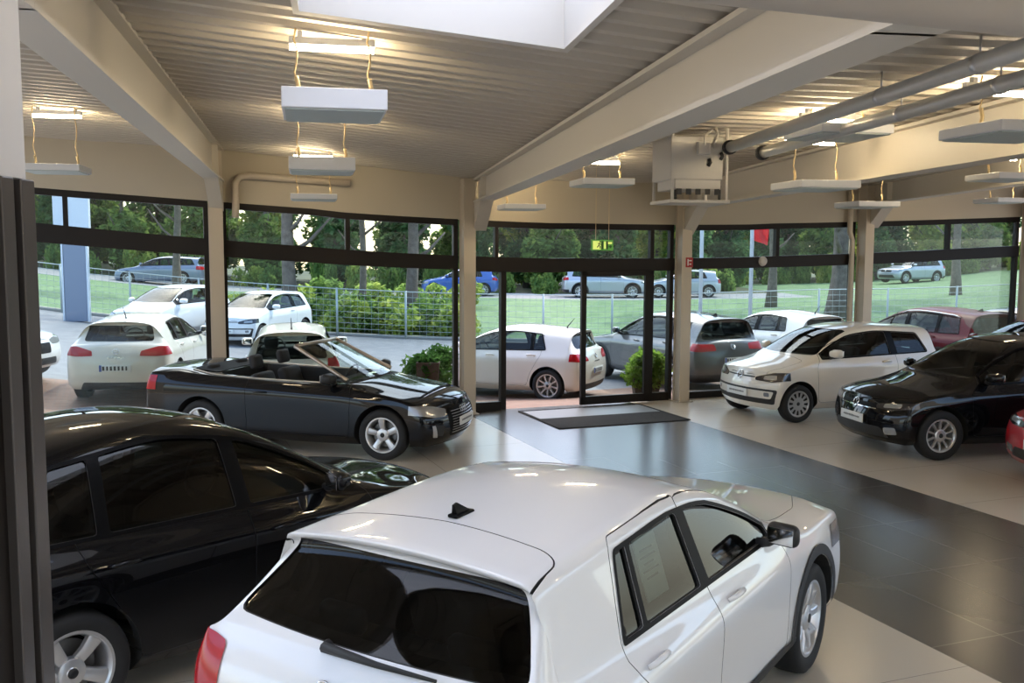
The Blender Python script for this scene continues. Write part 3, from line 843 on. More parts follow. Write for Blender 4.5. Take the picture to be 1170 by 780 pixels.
def spec_estate():
    s = template(xf=2.30, xr=-2.46, hw=.916, H=1.49, zb=.17, zn=.72, xc=1.02, zc=1.0, xrf=.05, zrf=1.43, xpk=-.60, xrr=-2.20, zrr=1.40, lip=(.16,.06),
                 zrb=1.0, drb=.20, belt0=.93, belt1=1.0, yroof=.58, ybelt=.80, wb=2.79, R=.33, ytail=.70, rz=(.30,.58,.84), cz=(.28,.45,.59), waist=.025)
    s.update(rr=.225, tw=.215, wheel='ten', fin=-1.75, mirrors=[(.70,1.03)])
    glasshouse(s, .80, off=.06, belt=(.955,1.01), rear=(-2.02,-1.80), splits=((-.22,-.17,.05),(-1.14,-1.04,.04)), rr=.08, fd=.96, zbot=.30, rdoor=[(-1.24,.90),(-1.12,.74),(-.98,.50),(-.94,.30)])
    s['wsp'] = roundpoly([(-.71,1.005),(.71,1.005),(.50,1.38),(-.50,1.38)], .05)
    s['rwp'] = roundpoly([(-.62,1.03),(.62,1.03),(.54,1.32),(-.54,1.32)], [.07,.07,.03,.03])
    s['lids'] = [dict(n='bonnet', ax='z', a=.68, b=2, p=roundpoly([(1.09,.68),(1.09,-.68),(1.75,-.66),(2.12,-.52),(2.2,0),(2.12,.52),(1.75,.66)], .05))]
    s['patches'] = [
        ('tail_lamp','x', roundpoly([(.42,.78),(.44,.92),(.88,.96),(.97,.94),(.97,.78),(.80,.76)],.03), -2.7,-2.1,.006,'redlamp',True),
        ('headlamp','x', roundpoly([(.46,.61),(.42,.69),(.66,.74),(.97,.76),(.97,.66),(.70,.60)],.02), 1.78,2.6,.004,'lampglass',True),
        ('grille','x', roundpoly([(-.42,.58),(.42,.58),(.41,.70),(-.41,.70)],.02), 1.9,2.6,.004,'blackgloss',False),
        ('lower_grille','x', roundpoly([(-.64,.25),(.64,.25),(.54,.40),(-.54,.40)],.03), 1.8,2.6,.003,'blackplastic',False)]
    return s
def spec_cab():
    s = template(xf=2.13, xr=-2.29, hw=.895, H=.99, zb=.16, zn=.68, xc=.90, zc=.975, xrf=.30, zrf=.95, xpk=-.5, xrr=-1.75, zrr=.985,
                 zrb=.955, drb=.10, belt0=.90, belt1=1.0, yroof=.70, ybelt=.80, wb=2.60, R=.325, ytail=.66, rz=(.30,.60,.84), cz=(.27,.43,.56), waist=.025, kind='open')
    s['z7'] = sorted([(2.13,.68),(2.03,.72),(1.80,.81),(1.35,.895),(.90,.975),(.5,.965),(0,.955),(-1.0,.965),(-1.35,1.04),(-1.75,1.07),(-2.1,1.06),(-2.29,1.04)])
    s['d6'] = sorted([(2.13,.02),(1.3,.045),(.9,.03),(0,.015),(-1.35,.02),(-2.29,.02)])
    s['y6'] = sorted([(2.13,.58),(1.8,.60),(.9,.715),(0,.735),(-1.4,.71),(-2.29,.64)])
    s.update(rr=.222, tw=.215, wheel='star', mirrors=[(.60,.98)], windows=[], dlo=[], mirrormat='blackplastic')
    s['tub'] = roundpoly([(.66,-.655),(.66,.655),(-1.16,.62),(-1.16,-.62)], .10)
    s['doors'] = [dict(n='front', h=(-.40,.80), y0=.675, p=roundpoly([(.84,.28),(.87,.78),(.76,1.2),(-.58,1.2),(-.62,.8),(-.60,.28)],.06))]
    s['lids'] = [dict(n='bonnet', ax='z', a=.64, b=2, p=roundpoly([(.97,.66),(.97,-.66),(1.60,-.64),(1.95,-.50),(2.02,0),(1.95,.50),(1.60,.64)], .05)),
                 dict(n='boot_lid', ax='z', a=.86, b=2, p=roundpoly([(-1.62,.62),(-1.62,-.62),(-2.19,-.58),(-2.19,.58)], .06))]
    s['patches'] = [
        ('tail_lamp','x', roundpoly([(.50,.78),(.52,.92),(.86,.96),(.97,.94),(.97,.78),(.80,.76)],.03), -2.5,-1.98,.005,'redlamp',True),
        ('headlamp','x', roundpoly([(.50,.55),(.44,.63),(.66,.69),(.97,.72),(.97,.62),(.70,.55)],.02), 1.66,2.4,.004,'lampglass',True),
        ('grille','x', roundpoly([(-.40,.28),(.40,.28),(.46,.54),(.38,.64),(-.38,.64),(-.46,.54)],.04), 1.7,2.4,.004,'blackgloss',False),
        ('air_intake','x', roundpoly([(.56,.30),(.54,.44),(.74,.47),(.78,.34)],.03), 1.5,2.4,.004,'blackplastic',True),
        ('intake_blade','x', roundpoly([(.66,.30),(.72,.46),(.77,.46),(.74,.31)],.01), 1.5,2.4,.008,'steel',True),
        ('soft_top_cover','z', roundpoly([(-1.19,.60),(-1.19,-.60),(-1.56,-.60),(-1.56,.60)],.08), .8,1.4,.008,'softtop',False)]
    return s
def extra_cab(root, ref, s):
    # windscreen frame: bright A-pillars and header
    def P(u, v):      # u 0..1 up the pillar, v -1..1 across
        x = .86-.80*u; z = .975+.405*u; y = v*(.70-.12*u)
        return Vector((x+ (.17-.06*u)*(1-v*v) - .10, y, z+.02*u*(1-v*v)))
    bm = bmesh.new()
    for v in (1,-1): add_tube(bm, [P(i/8, v) for i in range(9)], [.034]+[.026]*7+[.03], 8)
    add_tube(bm, [P(1, -1+i/6) for i in range(13)], .026, 8)
    obj('windscreen_frame', bm, M['champagne'], root, sharp=60)
    bm = bmesh.new(); g = [[bm.verts.new(P(i/6, -.98+1.96*j/12)) for j in range(13)] for i in range(7)]
    for i in range(6):
        for j in range(12): bm.faces.new((g[i][j],g[i][j+1],g[i+1][j+1],g[i+1][j]))
    bmesh.ops.recalc_face_normals(bm, faces=list(bm.faces))
    obj('windscreen', bm, M['glass'], root)
    # belt trim
    for sg in (1,-1):
        pts = []
        for i in range(26):
            x = .62-2.15*i/25
            y = sg*(.735 if x > -1.2 else .735-.10*((-1.2-x)/.35)**1)
            p = top_ray(ref, x, y); 
            if p.z < .8: p = Vector((x,y,.955+max(0,-x-.2)*.05))
            pts.append(p+Vector((0,0,.006)))
        bm = bmesh.new(); add_tube(bm, pts, .011, 6); obj('belt_trim', bm, M['champagne'], root, sharp=60)
    seat_part(root, 'seat', -.32, .36, M['seat'], z0=.30, back=.60); seat_part(root, 'seat', -.32, -.36, M['seat'], z0=.30, back=.60)
    seat_part(root, 'rear_bench', -.98, 0, M['seat'], w=1.05, z0=.34, back=.50, lean=.18)
    bm = bmesh.new(); add_box(bm, .58,0,.86,.30,1.28,.18,bevel=.06,seg=3); obj('dashboard', bm, M['interior'], root, sharp=60)
    bm = bmesh.new(); c = Vector((.30,.36,.88))
    add_tube(bm, [c+Vector((math.sin(2*pi*i/24)*.07, math.cos(2*pi*i/24)*.18, math.sin(2*pi*i/24)*.165)) for i in range(24)], .015, 6, closed=True)
    add_tube(bm, [c+Vector((.04,0,-.01)), c+Vector((.22,0,-.06))], .03, 8)
    obj('steering_wheel', bm, M['blackplastic'], root, sharp=60)
    bm = bmesh.new(); add_box(bm, .10,0,1.30,.03,.20,.06,bevel=.012); obj('rear_view_mirror', bm, M['blackplastic'], root)
    bm = bmesh.new()
    for k in range(9):
        z = .32+k*.034; add_tube(bm, [x_ray(ref, -.37+.74*i/10, z, 1)+Vector((.006,0,0)) for i in range(11)], .005, 5)
    obj('grille_bars', bm, M['steel'], root, smooth=False)
    roundel(root, 'ring_emblem', ref, (0,.585), 1, .042, 'rings')
    plate(root, ref, .45, 1)
def extra_polo(root, ref, s):
    roundel(root, 'round_emblem', ref, (0,.655), 1, .058); plate(root, ref, .47, 1)
def extra_up(root, ref, s):
    roundel(root, 'round_emblem', ref, (0,.695), 1, .062); plate(root, ref, .435, 1)
def extra_ibiza(root, ref, s):
    roundel(root, 'tail_emblem', ref, (0,.87), -1, .05, 's'); plate(root, ref, .60, -1, False)
    bm = bmesh.new()
    for k,w in enumerate((.03,.03,.03,.03,.03)):
        p = x_ray(ref, .11-k*.055, .775, -1); add_box(bm, p.x-.006, p.y, p.z, .006, .032, .022)
        if k in (0,1,4): add_box(bm, p.x-.0075, p.y-.004, p.z, .006, .02, .007, mi=1)
    obj('tail_lettering', bm, [M['chrome'],M['blackplastic']], root, smooth=False)
def extra_suv(root, ref, s):
    roundel(root, 'tail_emblem', ref, (0,.98), -1, .055); plate(root, ref, .72, -1, False); roundel(root, 'round_emblem', ref, (0,.77), 1, .055)
    for sg in (1,-1):
        pts = [side_ray(ref, .0-.16*i, 1.545, sg) for i in range(11)]
        pts = [Vector((p.x, sg*.60, top_ray(ref, p.x, sg*.60).z+(.035 if 0 < i < 10 else 0))) for i, p in enumerate(pts)]
        bm = bmesh.new(); add_tube(bm, pts, .014, 6); obj('roof_rail', bm, M['steel'], root, sharp=60)
def extra_estate(root, ref, s):
    plate(root, ref, .62, -1, False); plate(root, ref, .46, 1, False)
def extra_a3(root, ref, s):
    roundel(root, 'ring_emblem', ref, (0,.60), 1, .042, 'rings'); plate(root, ref, .45, 1); plate(root, ref, .62, -1)
def extra_q2(root, ref, s):
    roundel(root, 'ring_emblem', ref, (0,.76), 1, .045, 'rings'); plate(root, ref, .56, 1); plate(root, ref, .70, -1); roundel(root, 'tail_ring_emblem', ref, (0,.93), -1, .042, 'rings')
# ---------------------------------------------------------------- scene
F, PITCH, ROLL, HC = 1100., .0944, .0034, 2.638
A0 = math.radians(21.1)                       # the glass front runs along e1, e2 points outdoors
E1 = Vector((math.cos(A0), math.sin(A0), 0)); E2 = Vector((-math.sin(A0), math.cos(A0), 0))
def E(a, b, z=0.): return E1*a+E2*b+Vector((0,0,z))
WF = 14.85                                    # front glazing plane
def FB(a): return .2*max(0., 5.05-a)          # the front bends slightly outwards left of the entrance
sc = C.scene

# ---- materials
M['p_white'] = paint('white_paint', (.78,.78,.79)); M['p_black'] = mat('black_paint', (.003,.003,.004), .5, 0, .75, .03)
M['p_cream'] = paint('warm_white_paint', (.74,.70,.64)); M['p_grey'] = paint('grey_paint', (.085,.085,.088), .35, .4)
M['p_red'] = paint('red_paint', (.42,.008,.018)); M['p_darkred'] = mat('dark_red_paint', (.10,.004,.008), .4, 0, .25, .1)
M['p_blue'] = paint('blue_paint', (.02,.10,.42)); M['p_silver'] = paint('silver_paint', (.42,.45,.50), .35, .5)
M['p_slate'] = paint('slate_blue_paint', (.16,.20,.28), .35, .4); M['p_teal'] = paint('dark_teal_paint', (.015,.045,.055), .35, .2)
M['softtop'] = mat('soft_top_fabric', (.012,.012,.013), .95); M['champagne'] = mat('satin_aluminium', (.50,.42,.34), .35, .85)
M['wall'] = mat('painted_wall', (.47,.42,.335), .8)
M['ceil'] = mat('ceiling_sheet', (.49,.45,.385), .55, bump=(60,.05))
M['beam'] = mat('beam_paint', (.58,.54,.475), .5)
M['column'] = mat('column_paint', (.50,.435,.35), .55)
M['frame'] = mat('dark_bronze_frame', (.012,.009,.0075), .5, 0, 0, .2)
M['framegrey'] = mat('anodised_frame', (.085,.075,.07), .35, .5)
M['soffit'] = mat('white_plaster', (.58,.555,.52), .8)
M['lampbox'] = mat('lamp_panel_white', (.70,.72,.76), .5)
M['lampface'] = mat('lamp_louvre_grey', (.40,.46,.47), .45)
M['tube'] = mat('warm_tube', (1,.9,.7), .5, emit=(1.,.80,.50), estr=100)
M['cable'] = mat('warm_cable', (.65,.50,.28), .6)
M['pipe'] = mat('zinc_pipe', (.55,.55,.53), .4, .3)
M['duct'] = mat('painted_duct', (.46,.42,.37), .6)
M['unit'] = mat('heater_casing', (.60,.57,.52), .55)
M['trunk'] = mat('bark', (.10,.075,.065), .9, noise=(6,(.19,.15,.13),.3,.7), bump=(14,.6))
M['brick'] = None
def leafmat(name, c, c2, tr=.45):
    m = bpy.data.materials.new(name); m.use_nodes = True; nt = m.node_tree; nt.nodes.clear()
    out = nt.nodes.new('ShaderNodeOutputMaterial'); mix = nt.nodes.new('ShaderNodeMixShader'); mix.inputs[0].default_value = tr
    d = nt.nodes.new('ShaderNodeBsdfDiffuse'); t = nt.nodes.new('ShaderNodeBsdfTranslucent')
    tc = nt.nodes.new('ShaderNodeTexCoord'); n = nt.nodes.new('ShaderNodeTexNoise'); n.inputs['Scale'].default_value = 1.7; n.inputs['Detail'].default_value = 3
    r = nt.nodes.new('ShaderNodeValToRGB'); r.color_ramp.elements[0].position = .35; r.color_ramp.elements[1].position = .65
    r.color_ramp.elements[0].color = (*c,1); r.color_ramp.elements[1].color = (*c2,1)
    nt.links.new(tc.outputs['Object'], n.inputs['Vector']); nt.links.new(n.outputs['Fac'], r.inputs['Fac'])
    for b in (d, t): nt.links.new(r.outputs['Color'], b.inputs['Color'])
    nt.links.new(d.outputs[0], mix.inputs[1]); nt.links.new(t.outputs[0], mix.inputs[2]); nt.links.new(mix.outputs[0], out.inputs[0])
    return m
M['leaf'] = leafmat('oak_leaves', (.10,.19,.06), (.30,.42,.11), .55)
M['leaf2'] = leafmat('light_leaves', (.22,.34,.09), (.55,.60,.15), .6)
M['leaf3'] = leafmat('dark_leaves', (.06,.14,.06), (.16,.28,.10), .5)
M['bush'] = leafmat('bush_leaves', (.05,.12,.03), (.12,.22,.05))
M['bushlight'] = leafmat('bright_bush_leaves', (.16,.28,.04), (.34,.44,.10), .5)
M['pot'] = mat('brown_pot', (.075,.045,.035), .7)

# ---- floor: light tiles with a dark tile lane running to the entrance
def floor_mat():
    m = bpy.data.materials.new('tiled_floor'); m.use_nodes = True; nt = m.node_tree; N = nt.nodes; Lk = nt.links
    b = N['Principled BSDF']
    tc = N.new('ShaderNodeTexCoord'); mp = N.new('ShaderNodeMapping'); mp.inputs['Rotation'].default_value = (0,0,-A0)
    Lk.new(tc.outputs['Object'], mp.inputs['Vector'])
    sx = N.new('ShaderNodeSeparateXYZ'); Lk.new(mp.outputs[0], sx.inputs[0])
    def math_(op, a, bb):
        n = N.new('ShaderNodeMath'); n.operation = op
        for i, v in enumerate((a, bb)):
            if isinstance(v, (int,float)): n.inputs[i].default_value = v
            else: Lk.new(v, n.inputs[i])
        return n.outputs[0]
    lane = math_('MULTIPLY', math_('GREATER_THAN', sx.outputs[0], 4.87), math_('LESS_THAN', sx.outputs[0], 7.93))
    def tiles(c1, c2, mo, w, h, ms):
        t = N.new('ShaderNodeTexBrick'); t.offset = 0; t.inputs['Scale'].default_value = 1; t.inputs['Brick Width'].default_value = w; t.inputs['Row Height'].default_value = h
        t.inputs['Mortar Size'].default_value = ms; t.inputs['Mortar Smooth'].default_value = .2
        t.inputs['Color1'].default_value = (*c1,1); t.inputs['Color2'].default_value = (*c2,1); t.inputs['Mortar'].default_value = (*mo,1)
        sh = N.new('ShaderNodeVectorMath'); sh.operation = 'ADD'; sh.inputs[1].default_value = (-4.87,.1,0); Lk.new(mp.outputs[0], sh.inputs[0])
        Lk.new(sh.outputs[0], t.inputs['Vector']); return t
    td = tiles((.070,.064,.058),(.076,.070,.064),(.13,.12,.11),.612,1.224,.006)
    tl = tiles((.62,.555,.46),(.635,.57,.475),(.33,.295,.25),1.53,1.53,.004)
    mx = N.new('ShaderNodeMix'); mx.data_type = 'RGBA'
    Lk.new(lane, mx.inputs[0]); Lk.new(tl.outputs['Color'], mx.inputs[6]); Lk.new(td.outputs['Color'], mx.inputs[7]); Lk.new(mx.outputs[2], b.inputs['Base Color'])
    b.inputs['Roughness'].default_value = .25
    b.inputs['Specular IOR Level'].default_value = .45
    return m
M['floor'] = floor_mat()
bm = bmesh.new(); add_prism(bm, [(p.x,p.y) for p in (E(5.05,WF+.02),E(-9,WF+.02+FB(-9)),E(-9,-7),E(22,-7),E(22,WF+.02))], 'z', -.35, 0)
tag(obj('floor', bm, M['floor'], smooth=False), kind='structure')

# ---- columns / heights at the glazed front:   e1, transom bottom, transom top, window top, wall top
COLS = [(-2.85,2.88,3.18,3.60,4.38),(1.10,2.53,2.79,3.32,4.17),(4.89,2.32,2.545,3.08,3.76),(8.84,2.315,2.51,3.045,3.78),(12.78,2.39,2.603,3.15,3.86),(16.95,2.55,2.77,3.31,3.95),(20.9,2.72,2.94,3.5,4.05)]
def hz(e1, k):
    """smooth height k between columns (quadratic through the neighbours)"""
    pts = [(c[0], c[k]) for c in COLS]
    for i in range(len(pts)-1):
        if e1 <= pts[i+1][0] or i == len(pts)-2:
            j = min(max(i-0, 0), len(pts)-3)
            if i > 0 and e1 < (pts[i][0]+pts[i+1][0])/2: j = i-1
            (x0,y0),(x1,y1),(x2,y2) = pts[j:j+3]
            return y0*(e1-x1)*(e1-x2)/((x0-x1)*(x0-x2))+y1*(e1-x0)*(e1-x2)/((x1-x0)*(x1-x2))+y2*(e1-x0)*(e1-x1)/((x2-x0)*(x2-x1))
def strip(bm, a0, a1, zlo, zhi, e2, th, n=8, mi=0):
    """rail of varying height along the front from e1=a0 to a1; zlo/zhi functions"""
    rings = []
    for i in range(n+1):
        a = a0+(a1-a0)*i/n
        f = e2+FB(a); rings.append([bm.verts.new(E(a, f-th/2, zlo(a))), bm.verts.new(E(a, f+th/2, zlo(a))), bm.verts.new(E(a, f+th/2, zhi(a))), bm.verts.new(E(a, f-th/2, zhi(a)))])
    fs = []
    for i in range(n):
        for k in range(4): fs.append(bm.faces.new((rings[i][k],rings[i][(k+1)%4],rings[i+1][(k+1)%4],rings[i+1][k])))
    fs.append(bm.faces.new(rings[0][::-1])); fs.append(bm.faces.new(rings[-1]))
    bmesh.ops.recalc_face_normals(bm, faces=fs)
def pane(bm, a0, a1, zlo, zhi, e2, n=4): strip(bm, a0, a1, zlo, zhi, e2, .012, n)
K = lambda k, d=0: (lambda a: hz(a, k)+d)
c_ = lambda v: (lambda a: v)

# wall band over the windows
bm = bmesh.new()
for i in range(len(COLS)-1): strip(bm, COLS[i][0], COLS[i+1][0], K(3,.05), lambda a, i=i: COLS[i][4]+(COLS[i+1][4]-COLS[i][4])*(a-COLS[i][0])/(COLS[i+1][0]-COLS[i][0])+.085, WF+.05, .24)
bm = bm
tag(obj('wall_front', bm, M['wall'], smooth=False), kind='structure')

def window(n, i, mull, low=True):
    a0, a1 = COLS[i][0]+.10, COLS[i+1][0]-.10
    root = empty('window_%d' % n, E((a0+a1)/2, WF, 0)); tag(root, kind='structure')
    inv = Matrix.Translation(-root.location)
    def add(name, bm, m):
        bmesh.ops.transform(bm, matrix=inv, verts=list(bm.verts)); return obj(name, bm, m, root, smooth=False)
    bm = bmesh.new()
    strip(bm, a0, a1, K(1), K(2), WF, .16); strip(bm, a0, a1, K(3,-.05), K(3,.06), WF, .12)
    strip(bm, a0, a1, c_(.0), c_(.12), WF, .10)
    for e in (a0+.03, a1-.03): strip(bm, e-.035, e+.035, c_(0), K(3), WF, .10, 1)
    for e in mull: strip(bm, e-.035, e+.035, K(2,-.02), K(3,-.02), WF, .10, 1)
    add('window_frame', bm, M['frame'])
    bm = bmesh.new(); pane(bm, a0+.06, a1-.06, c_(.11), K(1,.01), WF); add('pane', bm, M['paneglass'])
    xs = [a0+.06]+list(mull)+[a1-.06]
    for u, v in zip(xs, xs[1:]):
        bm = bmesh.new(); pane(bm, u+.03, v-.03, K(2,-.01), K(3,-.04), WF); add('pane', bm, M['paneglass'])
    return root
window(1, 0, [-1.02]); window(2, 1, [3.08]); window(3, 3, [10.93]); window(4, 4, [15.0]); window(5, 5, [18.9])

# entrance
a0, a1 = COLS[2][0]+.10, COLS[3][0]-.10
root = empty('door_1', E((a0+a1)/2, WF, 0)); tag(root, kind='structure')
inv = Matrix.Translation(-root.location)
def dadd(name, bm, m, par=None):
    bmesh.ops.transform(bm, matrix=inv, verts=list(bm.verts)); return obj(name, bm, m, root, smooth=False)
bm = bmesh.new()
strip(bm, a0, a1, K(1,-.02), K(2), WF, .20); strip(bm, a0, a1, K(3,-.05), K(3,.06), WF, .12)
D1, D2, D3 = 5.56, 6.93, 8.26            # fixed pane | opening | sliding leaf | fixed pane
for e, w in ((a0+.02,.05),(D1,.09),(D3+.06,.07),(a1-.03,.07)): strip(bm, e-w/2, e+w/2, c_(0), K(1), WF, .12, 1)
for e, w in ((a0+.02,.05),(D1-.12,.06),(D3+.06,.07),(a1-.03,.07)): strip(bm, e-w/2, e+w/2, K(2,-.02), K(3), WF, .10, 1)
for u, v in ((a0,D1),(D3+.06,a1)): strip(bm, u, v, c_(0), c_(.14), WF, .10, 1)
dadd('door_frame', bm, M['frame'])
for u, v in ((a0+.05,D1-.04),(D3+.10,a1-.06)):
    bm = bmesh.new(); pane(bm, u, v, c_(.13), K(1,.0), WF); dadd('pane', bm, M['paneglass'])
for u, v in ((a0+.05,D1-.15),(D1-.09,D3+.03),(D3+.10,a1-.06)):
    bm = bmesh.new(); pane(bm, u, v, K(2,-.01), K(3,-.04), WF); dadd('pane', bm, M['paneglass'])
for nm, u, v, gl in (('sliding_leaf', D2, D3+.02, True),):
    bm = bmesh.new(); e2 = WF-.12
    for e, w in ((u+.045,.09),(v-.07,.14)): strip(bm, e-w/2, e+w/2, c_(.02), K(1,-.02), e2, .06, 1)
    strip(bm, u, v, c_(.02), c_(.16), e2, .06, 1); strip(bm, u, v, K(1,-.10), K(1,-.02), e2, .06, 1)
    dadd('sliding_leaf', bm, M['frame'])
    bm = bmesh.new(); pane(bm, u+.08, v-.13, c_(.15), K(1,-.09), e2, 1); dadd('pane', bm, M['paneglass'])

# columns
def column(i, label):
    e1, z1 = COLS[i][0], COLS[i][4]
    o = empty('steel_column', E(e1, WF-.22+FB(e1), 0), A0); tag(o, label, 'column', 'steel columns along the glass front')
    bm = bmesh.new()
    for y in (-.11,.11): add_box(bm, 0, y, z1/2, .20, .02, z1, bevel=.004)
    add_box(bm, 0, 0, z1/2, .16, .20, z1-.002)
    obj('shaft', bm, M['column'], o, smooth=False)
    bm = bmesh.new(); add_box(bm, 0,0,.008,.30,.34,.016,bevel=.004); obj('base_plate', bm, M['column'], o, smooth=False)
    return o
column(1, 'pale column behind the black open-top car')
column(2, 'pale column left of the entrance door'); column(3, 'pale column right of the entrance door')
column(4, 'pale column behind the white small car on the right')
column(5, 'pale column at the right edge of the photo')
# ---- roof beams (lines in plan; bottom and top heights)
BE = [dict(p=((-9.2,13.2),(-6.5,2.8),(-4.9,-5)), zb=3.9, zt=4.4), dict(p=((-4.5,14.78),(-2.16,4.21),(-.6,-5)), zb=3.655, zt=4.15), dict(p=((-.52,15.45),(1.35,3.41),(2.7,-5)), zb=3.385, zt=3.76),
      dict(p=((3.05,16.9),(3.85,7.46),(5.0,-5)), zb=3.36, zt=3.80), dict(p=((6.8,18.3),(6.7,12.3),(7.6,-5)), zb=3.52, zt=3.90), dict(p=((10.5,19.6),(10.4,12),(10.6,-5)), zb=3.56, zt=3.98)]
def bline(i, t):
    """t 0 at the front, 1 at the rear"""
    (x0,y0),(x1,y1),(x2,y2) = BE[i]['p']
    y = y0+(y2-y0)*t
    if y > y1: return x0+(x1-x0)*(y-y0)/(y1-y0), y
    return x1+(x2-x1)*(y-y1)/(y2-y1), y
def beam(i, label):
    b = BE[i]; zb, zt = b['zb'], b['zt']
    (x0,y0),(x1,y1),(x2,y2) = b['p']
    o = empty('roof_beam', (x0,y0,zb)); tag(o, label, 'beam', 'steel roof beams')
    bm = bmesh.new()
    def seg(pa, pb, w, za, zbb, ov=0):
        d = Vector((pb[0]-pa[0], pb[1]-pa[1], 0)); L = d.length; a = math.atan2(d.y, d.x)
        add_box(bm, (pa[0]+pb[0])/2-x0, (pa[1]+pb[1])/2-y0, (za+zbb)/2-zb, L+ov, w, zbb-za, rot=Euler((0,0,a)))
    for pa, pb in (((x0,y0),(x1,y1)),((x1,y1),(x2,y2))):
        seg(pa, pb, .05, zb+.02, zt-.02); 
    obj('web', bm, M['beam'], o, smooth=False)
    bm = bmesh.new()
    for pa, pb in (((x0,y0),(x1,y1)),((x1,y1),(x2,y2))): seg(pa, pb, .24, zb, zb+.03, .03)
    obj('lower_flange', bm, M['beam'], o, smooth=False)
    bm = bmesh.new()
    for pa, pb in (((x0,y0),(x1,y1)),((x1,y1),(x2,y2))): seg(pa, pb, .24, zt-.03, zt, .03)
    obj('upper_flange', bm, M['beam'], o, smooth=False)
    # knee plate at the column
    d = Vector((x1-x0,y1-y0,0)).normalized(); nrm = Vector((-d.y,d.x,0))
    bm = bmesh.new()
    prof = [(.02,.015),(.95,.015),(.02,-.44)]
    A = [bm.verts.new(d*p+nrm*.10+Vector((0,0,q))) for p,q in prof]; B2 = [bm.verts.new(d*p-nrm*.10+Vector((0,0,q))) for p,q in prof]
    fs = [bm.faces.new(A), bm.faces.new(B2[::-1])]+[bm.faces.new((A[k],B2[k],B2[(k+1)%3],A[(k+1)%3])) for k in range(3)]
    bmesh.ops.recalc_face_normals(bm, faces=fs)
    obj('knee_bracket', bm, M['beam'], o, smooth=False)
    bm = bmesh.new()
    for q in (.97,): add_box(bm, *(d*q+Vector((0,0,(zt-zb)/2))), .03, .22, zt-zb-.06, rot=Euler((0,0,math.atan2(d.y,d.x))))
    obj('stiffener', bm, M['beam'], o, smooth=False)
beam(1, 'large pale beam at the left rising towards the top left corner'); beam(2, 'large pale beam in the middle running to the column left of the entrance')
beam(3, 'pale beam running to the column right of the entrance'); beam(4, 'short pale beam above the right-hand windows')
beam(5, 'far pale beam at the right edge of the ceiling')

# ---- corrugated ceiling
def ztop(i): return BE[i]['zt']
SKY = (1, .06, .58, 6.0)    # bay, t0,t1 across, used below
def ceiling():
    bm = bmesh.new()
    N = 84; ribs = [(0,0),(.30,0),(.42,.055),(.88,.055),(1.0,0)]
    for i in range(5):
        rows = []
        for k in range(-4, N):
            for (u, dz) in ribs[:-1]:
                t = (k+u)/N
                xa, ya = bline(i, t); xb, yb = bline(i+1, t)
                rows.append((Vector((xa,ya,ztop(i)+dz)), Vector((xb,yb,ztop(i+1)+dz)), t))
        for (a1_,b1_,t1), (a2_,b2_,t2) in zip(rows, rows[1:]):
            hole = [h for h in SKYL if h[0] == i and h[1] < (t1+t2)/2 < h[2]]
            if hole:
                for f0, f1 in ((0,hole[0][3]),(hole[0][4],1)):
                    q = [a1_.lerp(b1_,f0),a1_.lerp(b1_,f1),a2_.lerp(b2_,f1),a2_.lerp(b2_,f0)]
                    bm.faces.new([bm.verts.new(p) for p in q])
            else: bm.faces.new([bm.verts.new(p) for p in (a1_,b1_,b2_,a2_)])
    bmesh.ops.remove_doubles(bm, verts=list(bm.verts), dist=.002)
    return tag(obj('ceiling', bm, M['ceil'], smooth=False), kind='structure')
# skylight opening in bay 1: far edge at y about 5.9
def bay_pt(i, t, f, dz=0):
    xa, ya = bline(i, t); xb, yb = bline(i+1, t)
    return Vector((xa,ya,ztop(i))).lerp(Vector((xb,yb,ztop(i+1))), f)+Vector((0,0,dz))
SKYL = [(1,.472,.645,.36,.80),(3,.62,.80,.3,.75),(1,.74,.92,.3,.75),(2,.74,.92,.3,.75),(0,.55,.75,.3,.75)]  # after the first, unseen skylights added to brighten the hall from above
ceiling()
def opal():
    m = bpy.data.materials.new('opal_dome'); m.use_nodes = True; nt = m.node_tree; nt.nodes.clear()
    o = nt.nodes.new('ShaderNodeOutputMaterial'); mx = nt.nodes.new('ShaderNodeMixShader'); mx.inputs[0].default_value = .12
    t = nt.nodes.new('ShaderNodeBsdfTranslucent'); t.inputs[0].default_value = (.95,.97,1,1); tr = nt.nodes.new('ShaderNodeBsdfTransparent')
    nt.links.new(t.outputs[0], mx.inputs[1]); nt.links.new(tr.outputs[0], mx.inputs[2]); nt.links.new(mx.outputs[0], o.inputs[0]); return m
M['opal'] = opal()
